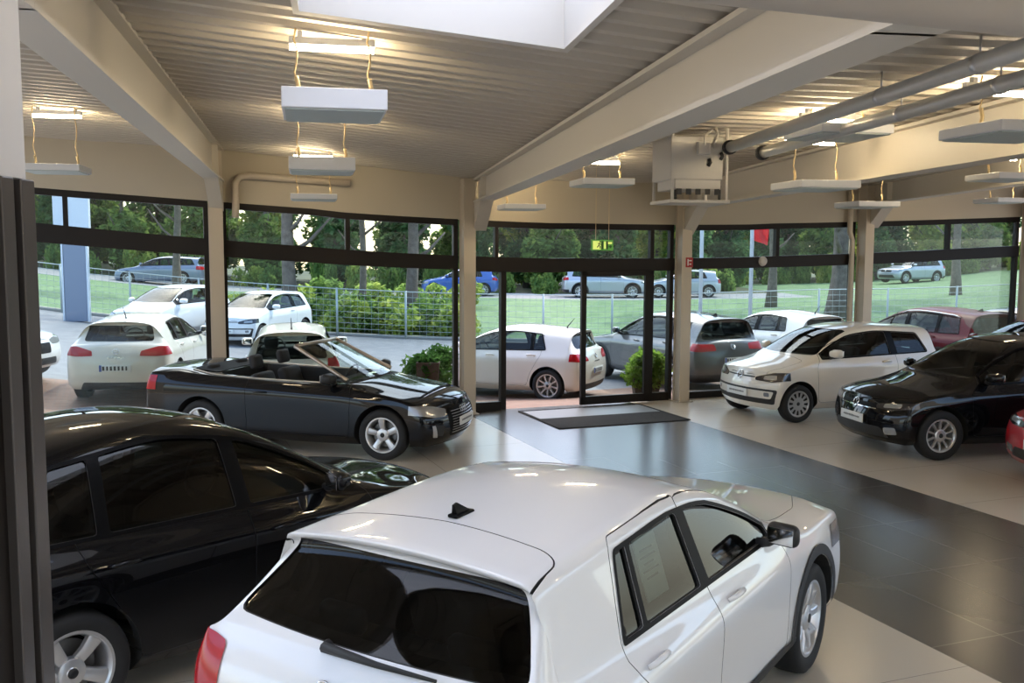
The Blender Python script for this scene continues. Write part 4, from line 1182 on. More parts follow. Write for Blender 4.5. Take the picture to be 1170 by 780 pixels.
for n_, (B_,T0,T1,F0,F1) in enumerate(SKYL):
    sk = empty('window_%d' % (6+n_ if n_ == 0 else 7+n_), bay_pt(B_, T0, .5)); tag(sk, kind='structure')
    c4 = [bay_pt(B_,T0,F0), bay_pt(B_,T0,F1), bay_pt(B_,T1,F1), bay_pt(B_,T1,F0)]
    bm = bmesh.new(); ctr = sum(c4, Vector())/4
    for k in range(4):
        p, q = c4[k], c4[(k+1)%4]
        po, qo = p+(p-ctr).normalized()*.10, q+(q-ctr).normalized()*.10
        vs = [bm.verts.new(v-sk.location) for v in (p+Vector((0,0,-.035)), q+Vector((0,0,-.035)), q+Vector((0,0,.40)), p+Vector((0,0,.40)), po+Vector((0,0,-.035)), qo+Vector((0,0,-.035)), qo+Vector((0,0,.40)), po+Vector((0,0,.40)))]
        for f in ((0,1,2,3),(4,5,6,7),(0,1,5,4),(3,2,6,7),(0,3,7,4),(1,2,6,5)): bm.faces.new([vs[j] for j in f])
    bmesh.ops.recalc_face_normals(bm, faces=list(bm.faces))
    obj('skylight_frame', bm, M['soffit'], sk, smooth=False)
    bm = bmesh.new(); G = 8; g = []
    for i in range(G+1):
        row = []
        for j in range(G+1):
            u, v = i/G, j/G
            p = c4[0].lerp(c4[1], u).lerp(c4[3].lerp(c4[2], u), v)+Vector((0,0,.41+.25*(1-(2*u-1)**2)*(1-(2*v-1)**2)))
            row.append(bm.verts.new(p-sk.location))
        g.append(row)
    for i in range(G):
        for j in range(G): bm.faces.new((g[i][j],g[i+1][j],g[i+1][j+1],g[i][j+1]))
    obj('dome', bm, M['opal'], sk)

# ---- rear and side walls of the hall (behind the camera), with window openings
def holed_wall(name, p0, p1, h, holes, th=.2, m='wall'):
    d = (p1-p0); L = d.length; a = math.atan2(d.y, d.x)
    bm = bmesh.new(); xs = 0
    for (u0,u1,z0,z1) in holes:
        add_box(bm, (xs+u0)/2, 0, h/2, u0-xs, th, h); add_box(bm, (u0+u1)/2, 0, z0/2, u1-u0, th, max(z0,.01)); add_box(bm, (u0+u1)/2, 0, (z1+h)/2, u1-u0, th, h-z1); xs = u1
    add_box(bm, (xs+L)/2, 0, h/2, L-xs, th, h)
    o = obj(name, bm, M[m], None, p0, (0,0,a), smooth=False); return tag(o, kind='structure')
holed_wall('wall_back', E(-9,-6.9), E(22,-6.9), 4.3, [(3,9,.6,3.1),(12,18,.6,3.1),(21,27,.6,3.1)])
holed_wall('wall_right', E(21.9,-6.8), E(21.9,WF-.1), 4.3, [(2,9,.3,3.0),(11,19,.3,3.0)])
holed_wall('wall_left', E(-8.9,-6.8), E(-8.9,WF+2.6), 4.5, [(2,9,.6,3.1),(12,19,.3,3.1)])
# ---------------------------------------------------------------- ceiling fittings
def ceil_z(x, y):
    """height of the ceiling sheet over a point"""
    for i in range(5):
        t0 = (y-BE[i]['p'][0][1])/(BE[i]['p'][2][1]-BE[i]['p'][0][1]); t1 = (y-BE[i+1]['p'][0][1])/(BE[i+1]['p'][2][1]-BE[i+1]['p'][0][1])
        xa = bline(i, min(max(t0,0),1))[0]; xb = bline(i+1, min(max(t1,0),1))[0]
        if x < xb or i == 4:
            f = (x-xa)/(xb-xa); return ztop(i)+(ztop(i+1)-ztop(i))*f
def lamp(x, y, z, rz, label, size=.62, th=.12):
    """square reflector panel hung under a tube on the ceiling"""
    zc = ceil_z(x, y)
    o = empty('pendant_light', (x, y, z), rz); tag(o, label, 'lamp', 'pendant lights')
    h = zc-z
    bm = bmesh.new(); add_box(bm, 0,0,th/2,size,size,th,bevel=.006); obj('reflector_panel', bm, M['lampbox'], o, smooth=False)
    bm = bmesh.new(); add_box(bm, 0,0,-.004,size*.94,size*.94,.012); obj('louvre', bm, M['lampface'], o, smooth=False)
    bm = bmesh.new(); add_box(bm, 0,.12,h-.05,size*.86,.05,.045,bevel=.004)
    for sx in (-1,1): add_box(bm, sx*size*.32,.12,h-.015,.03,.05,.05)
    obj('tube_holder', bm, M['lampbox'], o, smooth=False)
    bm = bmesh.new(); add_tube(bm, [(-size*.42,.12,h-.095),(size*.42,.12,h-.095)], .014, 8); obj('tube', bm, M['tube'], o)
    for sx in (-1,1):
        bm = bmesh.new(); pts = [(sx*size*.36+ (.012*math.sin(q*2.2) if 0<q<6 else 0), 0, th+(h-th)*q/6) for q in range(7)]
        add_tube(bm, pts, .006, 6); add_tube(bm, [(sx*size*.36,0,th),(sx*size*.36+.012,0,th+.05),(sx*size*.36,.0,th+.11)], .014, 6)
        obj('cable', bm, M['cable'], o)
    return o
LR = math.radians(12)
lamp(-1.115, 6.1, 3.47, LR, 'nearest square pendant lamp below the skylight edge')
lamp(-1.86, 9.5, 3.39, LR, 'middle pendant lamp of the row behind the skylight')
lamp(-2.74, 13.4, 3.32, LR, 'farthest pendant lamp of the row behind the skylight', th=.07)
lamp(-5.15, 11.0, 3.50, LR, 'pendant lamp left of the large left beam', th=.07)
lamp(1.05, 11.5, 3.40, LR, 'pendant lamp just behind the middle beam, above the entrance', th=.07)
lamp(.13, 14.6, 3.25, LR, 'small far pendant lamp beside the column left of the entrance', th=.07)
lamp(2.95, 9.5, 3.24, LR, 'pendant lamp in front of the right-hand beam', th=.07)
lamp(2.62, 7.9, 3.56, LR, 'pendant lamp partly behind the zinc flue pipes', th=.07)
lamp(4.85, 13.3, 3.24, LR, 'pendant lamp near the column behind the white small car', th=.07)
lamp(3.3, 6.5, 3.40, LR, 'large pendant lamp at the upper right edge of the photo', th=.07)
lamp(6.05, 12.0, 3.52, LR, 'middle of the three pendant lamps at the right edge', th=.07)
lamp(8.2, 16.3, 3.46, LR, 'farthest of the three pendant lamps at the right edge', th=.07)
for x, y in ((-6.3,6.5),(-.2,1.5),(1.9,.6),(5.4,3.2),(8.3,7.0),(.4,-2.4),(-3.2,-1.5),(8.9,2.2)):  # lamps out of view, added to raise the light in the hall
    lamp(x, y, ceil_z(x,y)-.45, LR, 'unseen square pendant lamp added to light the rest of the hall')

# ceiling track holder over the row, beam clip, drain pipe at the left column
def tube_thing(name, label, cat, pts, r, m, n=14, extra=None):
    o = empty(name, pts[0]); tag(o, label, cat); P0 = Vector(pts[0])
    bm = bmesh.new(); add_tube(bm, [Vector(p)-P0 for p in pts], r, n); obj('tube_run', bm, m, o, sharp=60)
    if extra: extra(o, P0)
    return o
def pt(u, v, Y):
    """world point on the viewing ray of a photo position at distance Y, used to take sizes from the photograph"""
    a, b = u-585, v-390; c, s_ = math.cos(ROLL), math.sin(ROLL)
    x = (c*a+s_*b)/F; y = -(-s_*a+c*b)/F
    d = Vector((x, math.cos(PITCH)+y*math.sin(PITCH), y*math.cos(PITCH)-math.sin(PITCH)))
    return Vector((0,0,HC))+d*(Y/d.y)
q0 = E(1.36, WF-.28, 0); 
zt = 3.70
tube_thing('drain_pipe', 'pale drain pipe bending down beside the left column', 'pipe', [E(3.1,WF+.2,zt-.03), E(1.62,WF+.5,zt+.06), E(1.47,WF+.53,zt+.04), E(1.40,WF+.54,zt-.06), E(1.40,WF+.54,3.30), E(1.39,WF+.54,3.12)], .055, M['column'])
tube_thing('drain_pipe', 'thin pale drain pipe running down beside the column behind the white small car', 'pipe', [E(12.46,WF-.16,3.75), E(12.46,WF-.16,3.0), E(12.52,WF-.16,2.85), E(12.52,WF-.16,.02)], .05, M['column'])
def duct_rings(o, P0):
    for t in (.28,.62): pass
tube_thing('ventilation_duct', 'thick pale ventilation duct crossing the top right corner', 'duct', [(-.9,1.64,3.27),(.45,2.148,3.27),(2.6,2.95,3.27)], .098, M['duct'], 28)
def flue(name, label, a, b, r, rods):
    o = empty(name, a); tag(o, label, 'pipe'); A, B = Vector(a), Vector(b)
    bm = bmesh.new(); add_tube(bm, [Vector(), B-A], r, 18); obj('tube_run', bm, M['pipe'], o, sharp=60)
    d = (B-A).normalized()
    bm = bmesh.new(); add_tube(bm, [d*.02, d*.07], r*1.35, 18); obj('flange', bm, M['blackplastic'], o, sharp=60)
    for t in rods:
        p = (B-A)*t; zz = ceil_z((A+p).x, (A+p).y)-A.z
        bm = bmesh.new(); add_tube(bm, [p+Vector((0,0,r)), Vector((p.x,p.y,zz))], .007, 6); add_tube(bm, [p-d*.02, p+d*.02], r*1.1, 18); obj('hanger_rod', bm, M['steel'], o)
    return o
flue('flue_pipe', 'upper of two zinc flue pipes leading from the ceiling heater to the right', (2.02,9.15,3.60), (2.62,3.9,3.64), .05, (.55,.75))
flue('flue_pipe', 'lower of two zinc flue pipes leading from the ceiling heater to the right', (2.34,9.2,3.555), (3.05,4.4,3.63), .05, (.5,.72))
# heater hanging in front of the right entrance column
hu = empty('ceiling_heater', (1.70,9.35,3.10), LR); tag(hu, 'boxy pale air heater hanging from the ceiling above the entrance', 'heater')
bm = bmesh.new(); add_box(bm, -.03,0,.40,.52,.50,.40,bevel=.01); obj('casing', bm, M['unit'], hu, smooth=False)
bm = bmesh.new(); add_box(bm, -.01,0,.165,.46,.46,.11,bevel=.008); obj('burner_box', bm, M['unit'], hu, smooth=False)
bm = bmesh.new()
for k in range(5): add_box(bm, -.20+k*.095,-.235,.09,.05,.01,.055)
for sx in (-.22,.22): add_box(bm, sx,-.2,.075,.02,.02,.15)
obj('outlet_louvres', bm, M['blackplastic'], hu, smooth=False)
bm = bmesh.new(); add_box(bm, 0,0,.0,.60,.54,.03,bevel=.005); 
for sx in (-.27,.27):
    for sy in (-.24,.24): add_box(bm, sx,sy,.37,.022,.022,.74)
obj('support_frame', bm, M['unit'], hu, smooth=False)
bm = bmesh.new(); add_box(bm, .02,-.26,.49,.12,.07,.12,bevel=.008); add_tube(bm, [(.02,-.3,.52),(.02,-.3,.60),(.10,-.28,.66)], .012, 6); add_tube(bm, [(.12,-.27,.50),(.16,-.27,.62),(.16,-.2,.72)], .012, 6)
obj('gas_valve', bm, M['unit'], hu, smooth=False)
bm = bmesh.new()
for sx,z in ((.08,.36),(.2,.42)): add_tube(bm, [(sx,-.255,z-.03),(sx+.01,-.275,z),(sx+.005,-.255,z+.03)], .018, 8)
obj('control_knobs', bm, M['blackplastic'], hu, sharp=60)
# exit sign on two wires
p = pt(688,280,13.2)
ex = empty('exit_sign', p, math.radians(4)); tag(ex, 'green emergency exit sign hanging on two wires above the entrance', 'sign')
M['signgreen'] = mat('sign_green', (.03,.20,.03), .5, emit=(.25,.62,.10), estr=.10); M['signlight'] = mat('sign_yellow_green', (.6,.75,.2), .5, emit=(.70,.85,.22), estr=.22)
M['signdark'] = mat('sign_dark', (.008,.03,.008), .6)
bm = bmesh.new(); add_box(bm, 0,0,0,.30,.03,.145,bevel=.004); obj('sign_box', bm, M['signgreen'], ex, smooth=False)
bm = bmesh.new(); add_box(bm, -.075,-.017,0,.11,.004,.115); add_box(bm, .035,-.017,.0,.028,.004,.10); add_box(bm, .105,-.017,.03,.055,.004,.03); obj('light_fields', bm, M['signlight'], ex, smooth=False)
bm = bmesh.new()      # running figure, doorway and arrow
add_tube(bm, [(-.035,-.02,.028),(-.05,-.02,-.004),(-.072,-.02,-.03)], .006, 6); add_tube(bm, [(-.05,-.02,-.004),(-.028,-.02,-.02),(-.034,-.02,-.046)], .006, 6)
add_tube(bm, [(-.062,-.02,.02),(-.036,-.02,.026),(-.02,-.02,.006)], .005, 6); bmesh.ops.create_icosphere(bm, subdivisions=2, radius=.011, matrix=Matrix.Translation((-.03,-.02,.046)))
for x in (.0,.066): add_box(bm, x,-.019,0,.022,.004,.11)
add_tube(bm, [(.085,-.02,-.02),(.125,-.02,-.02)], .006, 6); add_tube(bm, [(.108,-.02,-.002),(.127,-.02,-.02),(.108,-.02,-.038)], .006, 6)
obj('pictogram', bm, M['signdark'], ex, smooth=False)
for sx in (-.09,.09):
    bm = bmesh.new(); add_tube(bm, [(sx,0,.07),(sx,0,ceil_z(p.x,p.y)-p.z)], .003, 5); obj('hanging_wire', bm, M['cable'], ex)
# fire sign on the column, alarm disc on the transom
M['signred'] = mat('sign_red', (.35,.012,.012), .5)
cp = E(COLS[3][0], WF-.22-.125, 2.44)
fs_ = empty('fire_sign', cp, A0); tag(fs_, 'small red fire equipment sign on the column right of the entrance', 'sign')
bm = bmesh.new(); add_box(bm, .045,0,0,.14,.008,.17); obj('sign_plate', bm, M['signred'], fs_, smooth=False)
bm = bmesh.new(); add_box(bm, .015,-.006,.0,.02,.003,.11); add_box(bm, .06,-.006,.03,.055,.003,.018); add_box(bm, .06,-.006,-.03,.04,.003,.018); obj('symbol', bm, M['plate'], fs_, smooth=False)
al = empty('alarm_disc', E(10.58, WF-.085, (hz(10.58,1)+hz(10.58,2))/2+.02), A0); tag(al, 'white round alarm disc on the dark transom behind the white small car', 'alarm')
bm = bmesh.new(); add_lathe(bm, [(.085,0),(.085,-.02),(.07,-.045),(.03,-.055),(.0,-.056)], 24, 'y'); obj('cover', bm, M['soffit'], al)
bm = bmesh.new(); add_lathe(bm, [(.09,.0),(.09,-.008),(.0,-.008)], 24, 'y'); obj('backplate', bm, M['soffit'], al)

# entrance mat
M['matdark'] = mat('mat_fibre', (.018,.017,.017), .95, bump=(150,.6)); M['matgrey'] = mat('mat_aluminium', (.16,.16,.16), .45, .3)
em = empty('entrance_mat', E(6.85,13.7), A0); tag(em, 'dark entrance mat on the floor in front of the door', 'mat')
bm = bmesh.new(); add_box(bm, 0,-.36,.006,2.15,.80,.012,bevel=.003); obj('fibre_strip', bm, M['matdark'], em, smooth=False)
bm = bmesh.new(); add_box(bm, 0,.42,.005,2.15,.74,.010); obj('metal_grid', bm, M['matgrey'], em, smooth=False)
bm = bmesh.new()
for a in (-1.10,1.10): add_box(bm, a,0,.007,.05,1.62,.014)
for a in (-.79,.82): add_box(bm, 0,a,.007,2.25,.05,.014)
obj('mat_edge', bm, M['matdark'], em, smooth=False)

# glazed partition beside the camera
M['officedark'] = mat('room_shade_panel', (.012,.011,.010), .5)  # shade of the room behind the pane, put into the colour
bm = bmesh.new(); add_box(bm, -1.30,.7,3.58,.60,2.6,1.60); o = obj('wall_partition', bm, M['soffit'], smooth=False); tag(o, kind='structure')
bm = bmesh.new(); add_box(bm, -1.55,.7,1.39,.06,2.6,2.78); add_box(bm, -1.28,1.93,1.39,.48,.04,2.78); o = obj('wall_office', bm, M['officedark'], smooth=False); tag(o, kind='structure')
wd = empty('window_7', (-1.0,1.9,0)); tag(wd, kind='structure')
bm = bmesh.new()
for ya, yb, xr_ in ((1.868,1.914,.02),(1.942,1.996,.02)): add_box(bm, xr_-.03,(ya+yb)/2-1.9,1.39,.06,yb-ya,2.775,bevel=.003)
obj('window_frame', bm, M['framegrey'], wd, smooth=False)
bm = bmesh.new(); add_box(bm, -.025,-.0,1.39,.05,.19,2.77); add_box(bm, -.025,-.9,2.745,.05,1.62,.06); add_box(bm, -.025,-.9,.05,.05,1.62,.1); obj('frame_rebate', bm, M['frame'], wd, smooth=False)
bm = bmesh.new(); add_box(bm, -.02,-.9,1.4,.012,1.6,2.64); obj('pane', bm, M['paneglass'], wd, smooth=False)

# ---------------------------------------------------------------- outdoors
def Wz(x, y):
    y = max(y, 8.); u = 1100*x/y
    px = min(16*((u-55)/400.)**2, 42)
    if u > 300: px *= 1-(1-min(max((y-19)/22.,0),1))*min((u-300)/150.,1)
    return px*y/1100
def ground(x, y):
    e1 = .933*x+.36*y; e2 = -.36*x+.933*y-FB(e1)
    base = -.30
    t = min(max((y-31)/17.,0),1); t = t*t*(3-2*t)
    top = lerpk([(-30,-.1),(-18,-.12),(-1,.28),(10,.15),(26,-.25),(50,-.3)], x)
    z = base+(top-base)*t
    f = min(max((e2-15.2)/2.5,0),1)          # level with the hall floor right at the front
    return -.02*(1-f)+(z+Wz(x,y))*f if e2 < 17.7 else z+Wz(x,y)
M['asphalt'] = mat('asphalt', (.17,.175,.19), .85, noise=(3,(.215,.22,.235),.35,.65), bump=(90,.25))
M['grass'] = mat('grass_bank', (.085,.165,.065), .9, noise=(1.3,(.14,.23,.10),.35,.65), bump=(25,.8))
M['road'] = mat('hill_road', (.25,.25,.25), .9)
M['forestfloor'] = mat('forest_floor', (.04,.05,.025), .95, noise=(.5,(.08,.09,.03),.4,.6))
def brickmat():
    m = bpy.data.materials.new('brick_paving'); m.use_nodes = True; nt = m.node_tree; b = nt.nodes['Principled BSDF']
    tc = nt.nodes.new('ShaderNodeTexCoord'); mp = nt.nodes.new('ShaderNodeMapping'); mp.inputs['Rotation'].default_value = (0,0,-A0)
    t = nt.nodes.new('ShaderNodeTexBrick'); t.inputs['Scale'].default_value = 1; t.inputs['Brick Width'].default_value = .2; t.inputs['Row Height'].default_value = .1; t.inputs['Mortar Size'].default_value = .006
    t.inputs['Color1'].default_value = (.19,.10,.07,1); t.inputs['Color2'].default_value = (.25,.15,.11,1); t.inputs['Mortar'].default_value = (.14,.12,.10,1)
    nt.links.new(tc.outputs['Object'], mp.inputs['Vector']); nt.links.new(mp.outputs[0], t.inputs['Vector']); nt.links.new(t.outputs['Color'], b.inputs['Base Color'])
    b.inputs['Roughness'].default_value = .8; return m
M['brick'] = brickmat()
def terrain(name, ys, xs, m, e2min=None, e2max=None, dz=0, kind='structure'):
    bm = bmesh.new(); g = []
    for y in ys:
        g.append([bm.verts.new((x, y, ground(x,y)+dz)) for x in xs(y)])
    for a, b in zip(g, g[1:]):
        for i in range(len(a)-1): bm.faces.new((a[i],a[i+1],b[i+1],b[i]))
    return tag(obj(name, bm, m, sharp=80), kind=kind)
lin = lambda a, b, n: [a+(b-a)*i/n for i in range(n+1)]
# paving rows run parallel to the front
def front_terrain(name, e2s, m, dz=0):
    bm = bmesh.new(); g = []
    for e2 in e2s:
        row = []
        for a in lin(-14, 30, 70):
            p = E(a, e2+FB(a)); row.append(bm.verts.new((p.x, p.y, ground(p.x,p.y)+dz)))
        g.append(row)
    for a, b in zip(g, g[1:]):
        for i in range(len(a)-1): bm.faces.new((a[i],a[i+1],b[i+1],b[i]))
    return tag(obj(name, bm, m, sharp=80), kind='structure')
front_terrain('brick_pavement', [WF+.02,15.2,15.7,16.2,16.7,17.2,17.7,18.2], M['brick'])
bm = bmesh.new(); g = []
n = 60
for j in range(19):
    row = []
    for i in range(n+1):
        p = E(-14+44*i/n, 18.2+FB(-14+44*i/n)); t = j/18.
        xe = -34+76*i/n; q = Vector((xe, 31.0, 0)); r = Vector((p.x,p.y,0)).lerp(q, t)
        row.append(bm.verts.new((r.x, r.y, ground(r.x,r.y))))
    g.append(row)
for a, b in zip(g, g[1:]):
    for i in range(n): bm.faces.new((a[i],a[i+1],b[i+1],b[i]))
tag(obj('car_park', bm, M['asphalt'], sharp=80), kind='structure')
xs_ = lambda y: lin(-34-(y-31)*.9, 42+(y-31)*.9, 60)
terrain('grass_bank', lin(31.0,47.5,20), xs_, M['grass'])
terrain('hill_road', lin(47.5,53.5,6), lambda y: lin(-34-(y-31)*.9, 15, 30), M['road'])
terrain('upper_bank', lin(47.5,69.5,14), lambda y: lin(15, 42+(y-31)*.9, 24), M['grass'])
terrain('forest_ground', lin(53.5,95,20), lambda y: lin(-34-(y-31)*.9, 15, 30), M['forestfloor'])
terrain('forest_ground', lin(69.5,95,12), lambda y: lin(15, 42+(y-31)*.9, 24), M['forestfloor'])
back = lambda x: 14.5*min(max((x-11)/6.,0),1)      # the forest edge steps back on the right
bm = bmesh.new(); g = []
for i in range(61):
    x = -34+76*i/60; z = ground(x,31)
    g.append([bm.verts.new((x,30.85,z-.1)),bm.verts.new((x,30.85,z+.10)),bm.verts.new((x,31.05,z+.10)),bm.verts.new((x,31.05,z-.1))])
for a, b in zip(g, g[1:]):
    for k in range(3): bm.faces.new((a[k],b[k],b[k+1],a[k+1]))
M['kerb'] = mat('kerb_stone', (.30,.28,.26), .9)
tag(obj('kerb', bm, M['kerb'], smooth=False), kind='structure')
# fence
M['fencesteel'] = mat('galvanised_fence', (.42,.47,.46), .5, .3)
fe = empty('wire_fence', (0,30.75,0)); tag(fe, 'wire mesh fence along the edge of the car park', 'fence')
xsF = [-21+2.2*i for i in range(23)]
for x in xsF:
    z = ground(x,30.7); bm = bmesh.new(); add_tube(bm, [(x,0,z-.05),(x,0,z+1.55)], .035, 8); obj('post', bm, M['fencesteel'], fe)
bm = bmesh.new()
for k in range(9):
    add_tube(bm, [(x,0,ground(x,30.7)+.08+k*.18) for x in xsF], .006 if k < 8 else .016, 4)
for xa, xb in zip(xsF, xsF[1:]):
    for k in range(1,10):
        x = xa+(xb-xa)*k/10; z = ground(x,30.7); add_tube(bm, [(x,0,z+.06),(x,0,z+1.52)], .004, 3, caps=False)
obj('mesh_panel', bm, M['fencesteel'], fe, smooth=False)
# pylon sign and flag poles
M['pylon'] = mat('pylon_blue_grey', (.20,.24,.34), .4, .2); M['pylonwhite'] = mat('pylon_white', (.66,.70,.78), .4)
px_ = pt(89,375,28.5); gx, gy = px_.x, 28.5; gz = ground(gx,gy)
py = empty('pylon_sign', (gx,gy,gz), math.radians(12)); tag(py, 'tall blue-grey sign pylon outside the left window', 'sign')
bm = bmesh.new(); add_box(bm, 0,0,1.35,.62,.22,2.7,bevel=.02); obj('slab', bm, M['pylon'], py, smooth=False)
bm = bmesh.new(); add_box(bm, -.34,0,1.35,.05,.24,2.7); add_box(bm, .34,0,1.35,.05,.24,2.7); obj('edge_strip', bm, M['pylonwhite'], py, smooth=False)
bm = bmesh.new(); add_box(bm, -.05,0,3.55,.98,.26,1.7,bevel=.02); obj('sign_head', bm, M['pylonwhite'], py, smooth=False)
M['polewhite'] = mat('flag_pole', (.62,.68,.74), .35, .2); M['flagred'] = mat('flag_red', (.62,.05,.06), .8)
for (u, lab, flag) in ((800,'left flag pole outside, seen right of the entrance',False),(857,'flag pole outside with a red flag at its top',True)):
    p = pt(u,360,27.0); z = ground(p.x,27)
    o = empty('flag_pole', (p.x,27,z)); tag(o, lab, 'flag pole')
    bm = bmesh.new(); add_tube(bm, [(0,0,-.02),(0,0,7.5)], .055, 10); obj('pole', bm, M['polewhite'], o)
    bm = bmesh.new(); add_lathe(bm, [(.11,0),(.11,.05),(.07,.08)], 14, 'z'); obj('base_sleeve', bm, M['polewhite'], o)
    if flag:
        bm = bmesh.new(); g = [[bm.verts.new((.05+.40*i/6, .05*math.sin(i*1.3+j), 3.12+.50*j/4-.14*i/6)) for j in range(5)] for i in range(7)]
        for i in range(6):
            for j in range(4): bm.faces.new((g[i][j],g[i+1][j],g[i+1][j+1],g[i][j+1]))
        bmesh.ops.solidify(bm, geom=list(bm.faces), thickness=.006)
        obj('flag', bm, M['flagred'], o)

# ---- trees and shrubs
def crown_mesh(name, seed, n, blobs, size, m, hang=.5):
    rr = random.Random(seed); bm = bmesh.new()
    for k in range(n):
        (cx,cy,cz,r,rz_) = blobs[rr.randrange(len(blobs))]
        while True:
            v = Vector((rr.uniform(-1,1),rr.uniform(-1,1),rr.uniform(-1,1)))
            if .25 < v.length < 1: break
        p = Vector((cx+v.x*r, cy+v.y*r, cz+v.z*rz_)); s_ = size*rr.uniform(.6,1.3)
        q = Euler((rr.uniform(-1,1),rr.uniform(-1,1),rr.uniform(0,2*pi))).to_matrix()
        a = q@Vector((s_,0,0)); b = q@Vector((0,s_*.55,0)); c = q@Vector((0,0,s_*.12))
        vs = [bm.verts.new(p+t) for t in (-a, -a*.2+b+c, a+c*.5, -a*.1-b+c)]
        bm.faces.new(vs)
    return mesh_from(bm, name, m, smooth=False)
def trunk_mesh(seed, h, r, lean=.0, branches=5):
    rr = random.Random(seed); bm = bmesh.new()
    pts = [Vector((lean*z+.06*math.sin(z*.9+seed)*min(z,1), .05*math.cos(z*.7+seed)*min(z,1), z)) for z in [h*i/10 for i in range(11)]]
    add_tube(bm, [p-Vector((0,0,.15)) if i == 0 else p for i, p in enumerate(pts)], [r*(1.5 if i == 0 else 1.1 if i == 1 else 1-.055*i) for i in range(11)], 10)
    for k in range(branches):
        z = h*(.35+.6*k/branches); i = int(z/h*10); p = pts[i]; a = rr.uniform(0,2*pi); L = rr.uniform(.8,1.8)
        add_tube(bm, [p, p+Vector((math.cos(a)*L*.5,math.sin(a)*L*.5,L*.35)), p+Vector((math.cos(a)*L,math.sin(a)*L,L*.9))], [r*.4,r*.25,r*.1], 6)
    return mesh_from(bm, 'trunk', M['trunk'], 60)
CR = []
for k, (mm, sd) in enumerate(((M['leaf'],1),(M['leaf3'],2),(M['leaf2'],3),(M['leaf'],4),(M['leaf3'],5))):
    rr = random.Random(sd*11); bl = [(1.1*math.cos(a)*q, 1.1*math.sin(a)*q, rr.uniform(1.0,9), rr.uniform(.7,.95), rr.uniform(.7,1.2)) for a, q in [(rr.uniform(0,2*pi), rr.random()**.5) for _ in range(30)]]
    CR.append(crown_mesh('crown', sd, 6500, bl, .23, mm))
HI = []
for k, (mm, sd) in enumerate(((M['leaf'],21),(M['leaf2'],22),(M['leaf'],23))):
    rr = random.Random(sd*11); bl = [(rr.uniform(-1.5,1.5), rr.uniform(-1.3,1.3), rr.uniform(4.6,8.5), rr.uniform(.7,1.1), rr.uniform(.5,.9)) for _ in range(20)]
    HI.append(crown_mesh('crown', sd, 3600, bl, .17, mm))
TR = [trunk_mesh(s_, 8.5, .17, 0.01*s_) for s_ in range(3)]
rr = random.Random(5); nT = 0
kinds = ['dark oak', 'dense dark green tree', 'light green tree', 'bushy green tree', 'dark leafy tree']
rows = [(57,4.15,-.62,.62),(61.2,4.15,-.6295,.62),(65.4,4.15,-.62,.62),(69.6,4.15,-.6295,.62)]
for ri, (yy, stp, f0, f1) in enumerate(rows):
    x = f0*yy
    while x < f1*yy:
        k = rr.randrange(5); px = x+(2.07 if ri%2 else 0); py_ = yy+back(px); s_ = rr.uniform(.88,1.0)
        o = empty('forest_tree', (px,py_,ground(px,py_)-.1), rr.uniform(0,6.28)); o.scale = (s_,s_,s_)
        tag(o, ['tree at the near edge of the forest behind the hill road','tree in the second row of the forest','tree deep in the forest','tree at the back of the forest'][ri]+', '+['mid green','dark green','light yellow-green','mid green','dark green'][k]+' leaves', 'tree', 'forest trees')
        obj('crown', CR[k], None, o); obj('trunk', TR[k%3], None, o); x += stp
# single trees on the bank close to the fence: photo position of trunk, distance, trunk radius
for (u, Y, r, lean, lab) in ((336,33.5,.27,-.05,'leaning tree trunk behind the fence, left of the open-top car windscreen'),(414,35.5,.14,.0,'slim tree trunk behind the fence above the open-top car'),(470,34.0,.24,.01,'thick pale tree trunk behind the fence above the bush'),
                             (955,36.5,.36,.02,'thick tree trunk behind the fence above the white small car'),(880,42,.20,.0,'tree trunk between the flag pole and the thick right trunk'),(205,40,.18,0,'tree behind the slate estate car on the hill'),(1090,44,.2,0,'tree behind the silver car on the right hill')):
    p = pt(u,375,Y); z = ground(p.x,Y)
    o = empty('bank_tree', (p.x,Y,z), 0); tag(o, lab, 'tree')
    obj('trunk', trunk_mesh(int(u), 8.0, r, lean), None, o)
    obj('crown', HI[int(u)%3], None, o)
SHR = crown_mesh('foliage', 31, 1500, [(random.Random(i).uniform(-1,1),random.Random(i+50).uniform(-.5,.5),random.Random(i+90).uniform(.2,.9),.5,.4) for i in range(9)], .13, M['leaf'])
SHR2 = crown_mesh('foliage', 32, 1500, [(random.Random(i+7).uniform(-1,1),random.Random(i+57).uniform(-.5,.5),random.Random(i+97).uniform(.2,.8),.5,.4) for i in range(9)], .13, M['leaf2'])
for k, (u, Y) in enumerate(((300,32.4),(352,33),(385,32.2),(430,33),(455,32.3),(500,33.2),(520,32.4),(400,36),(330,37),(480,38),(440,41),(370,42),(520,42))):
    p = pt(u,380,Y); o = obj('bank_shrub', SHR if k%2 else SHR2, None, None, (p.x,Y,ground(p.x,Y)-.05), (0,0,k*1.3)); tag(o, 'wild shrub on the bank behind the fence left of the entrance, '+('mid green' if k%2 else 'light green'), 'shrub', 'shrubs on the bank, '+('mid' if k%2 else 'light')+' green')
rr = random.Random(9)
for k in range(34):
    x = -34+k*2.1+rr.uniform(-.5,.5); Y = rr.uniform(54.5,56.5)+back(x)
    o = obj('forest_shrub', SHR if k%3 else SHR2, None, None, (x,Y-.9,ground(x,Y-.9)-.4), (0,0,k)); o.scale = (.82,.8,rr.uniform(1.2,2.2)); tag(o, 'undergrowth shrub along the forest edge behind the hill road, '+('mid green' if k%3 else 'light green'), 'shrub', 'forest edge shrubs, '+('mid' if k%3 else 'light')+' green')
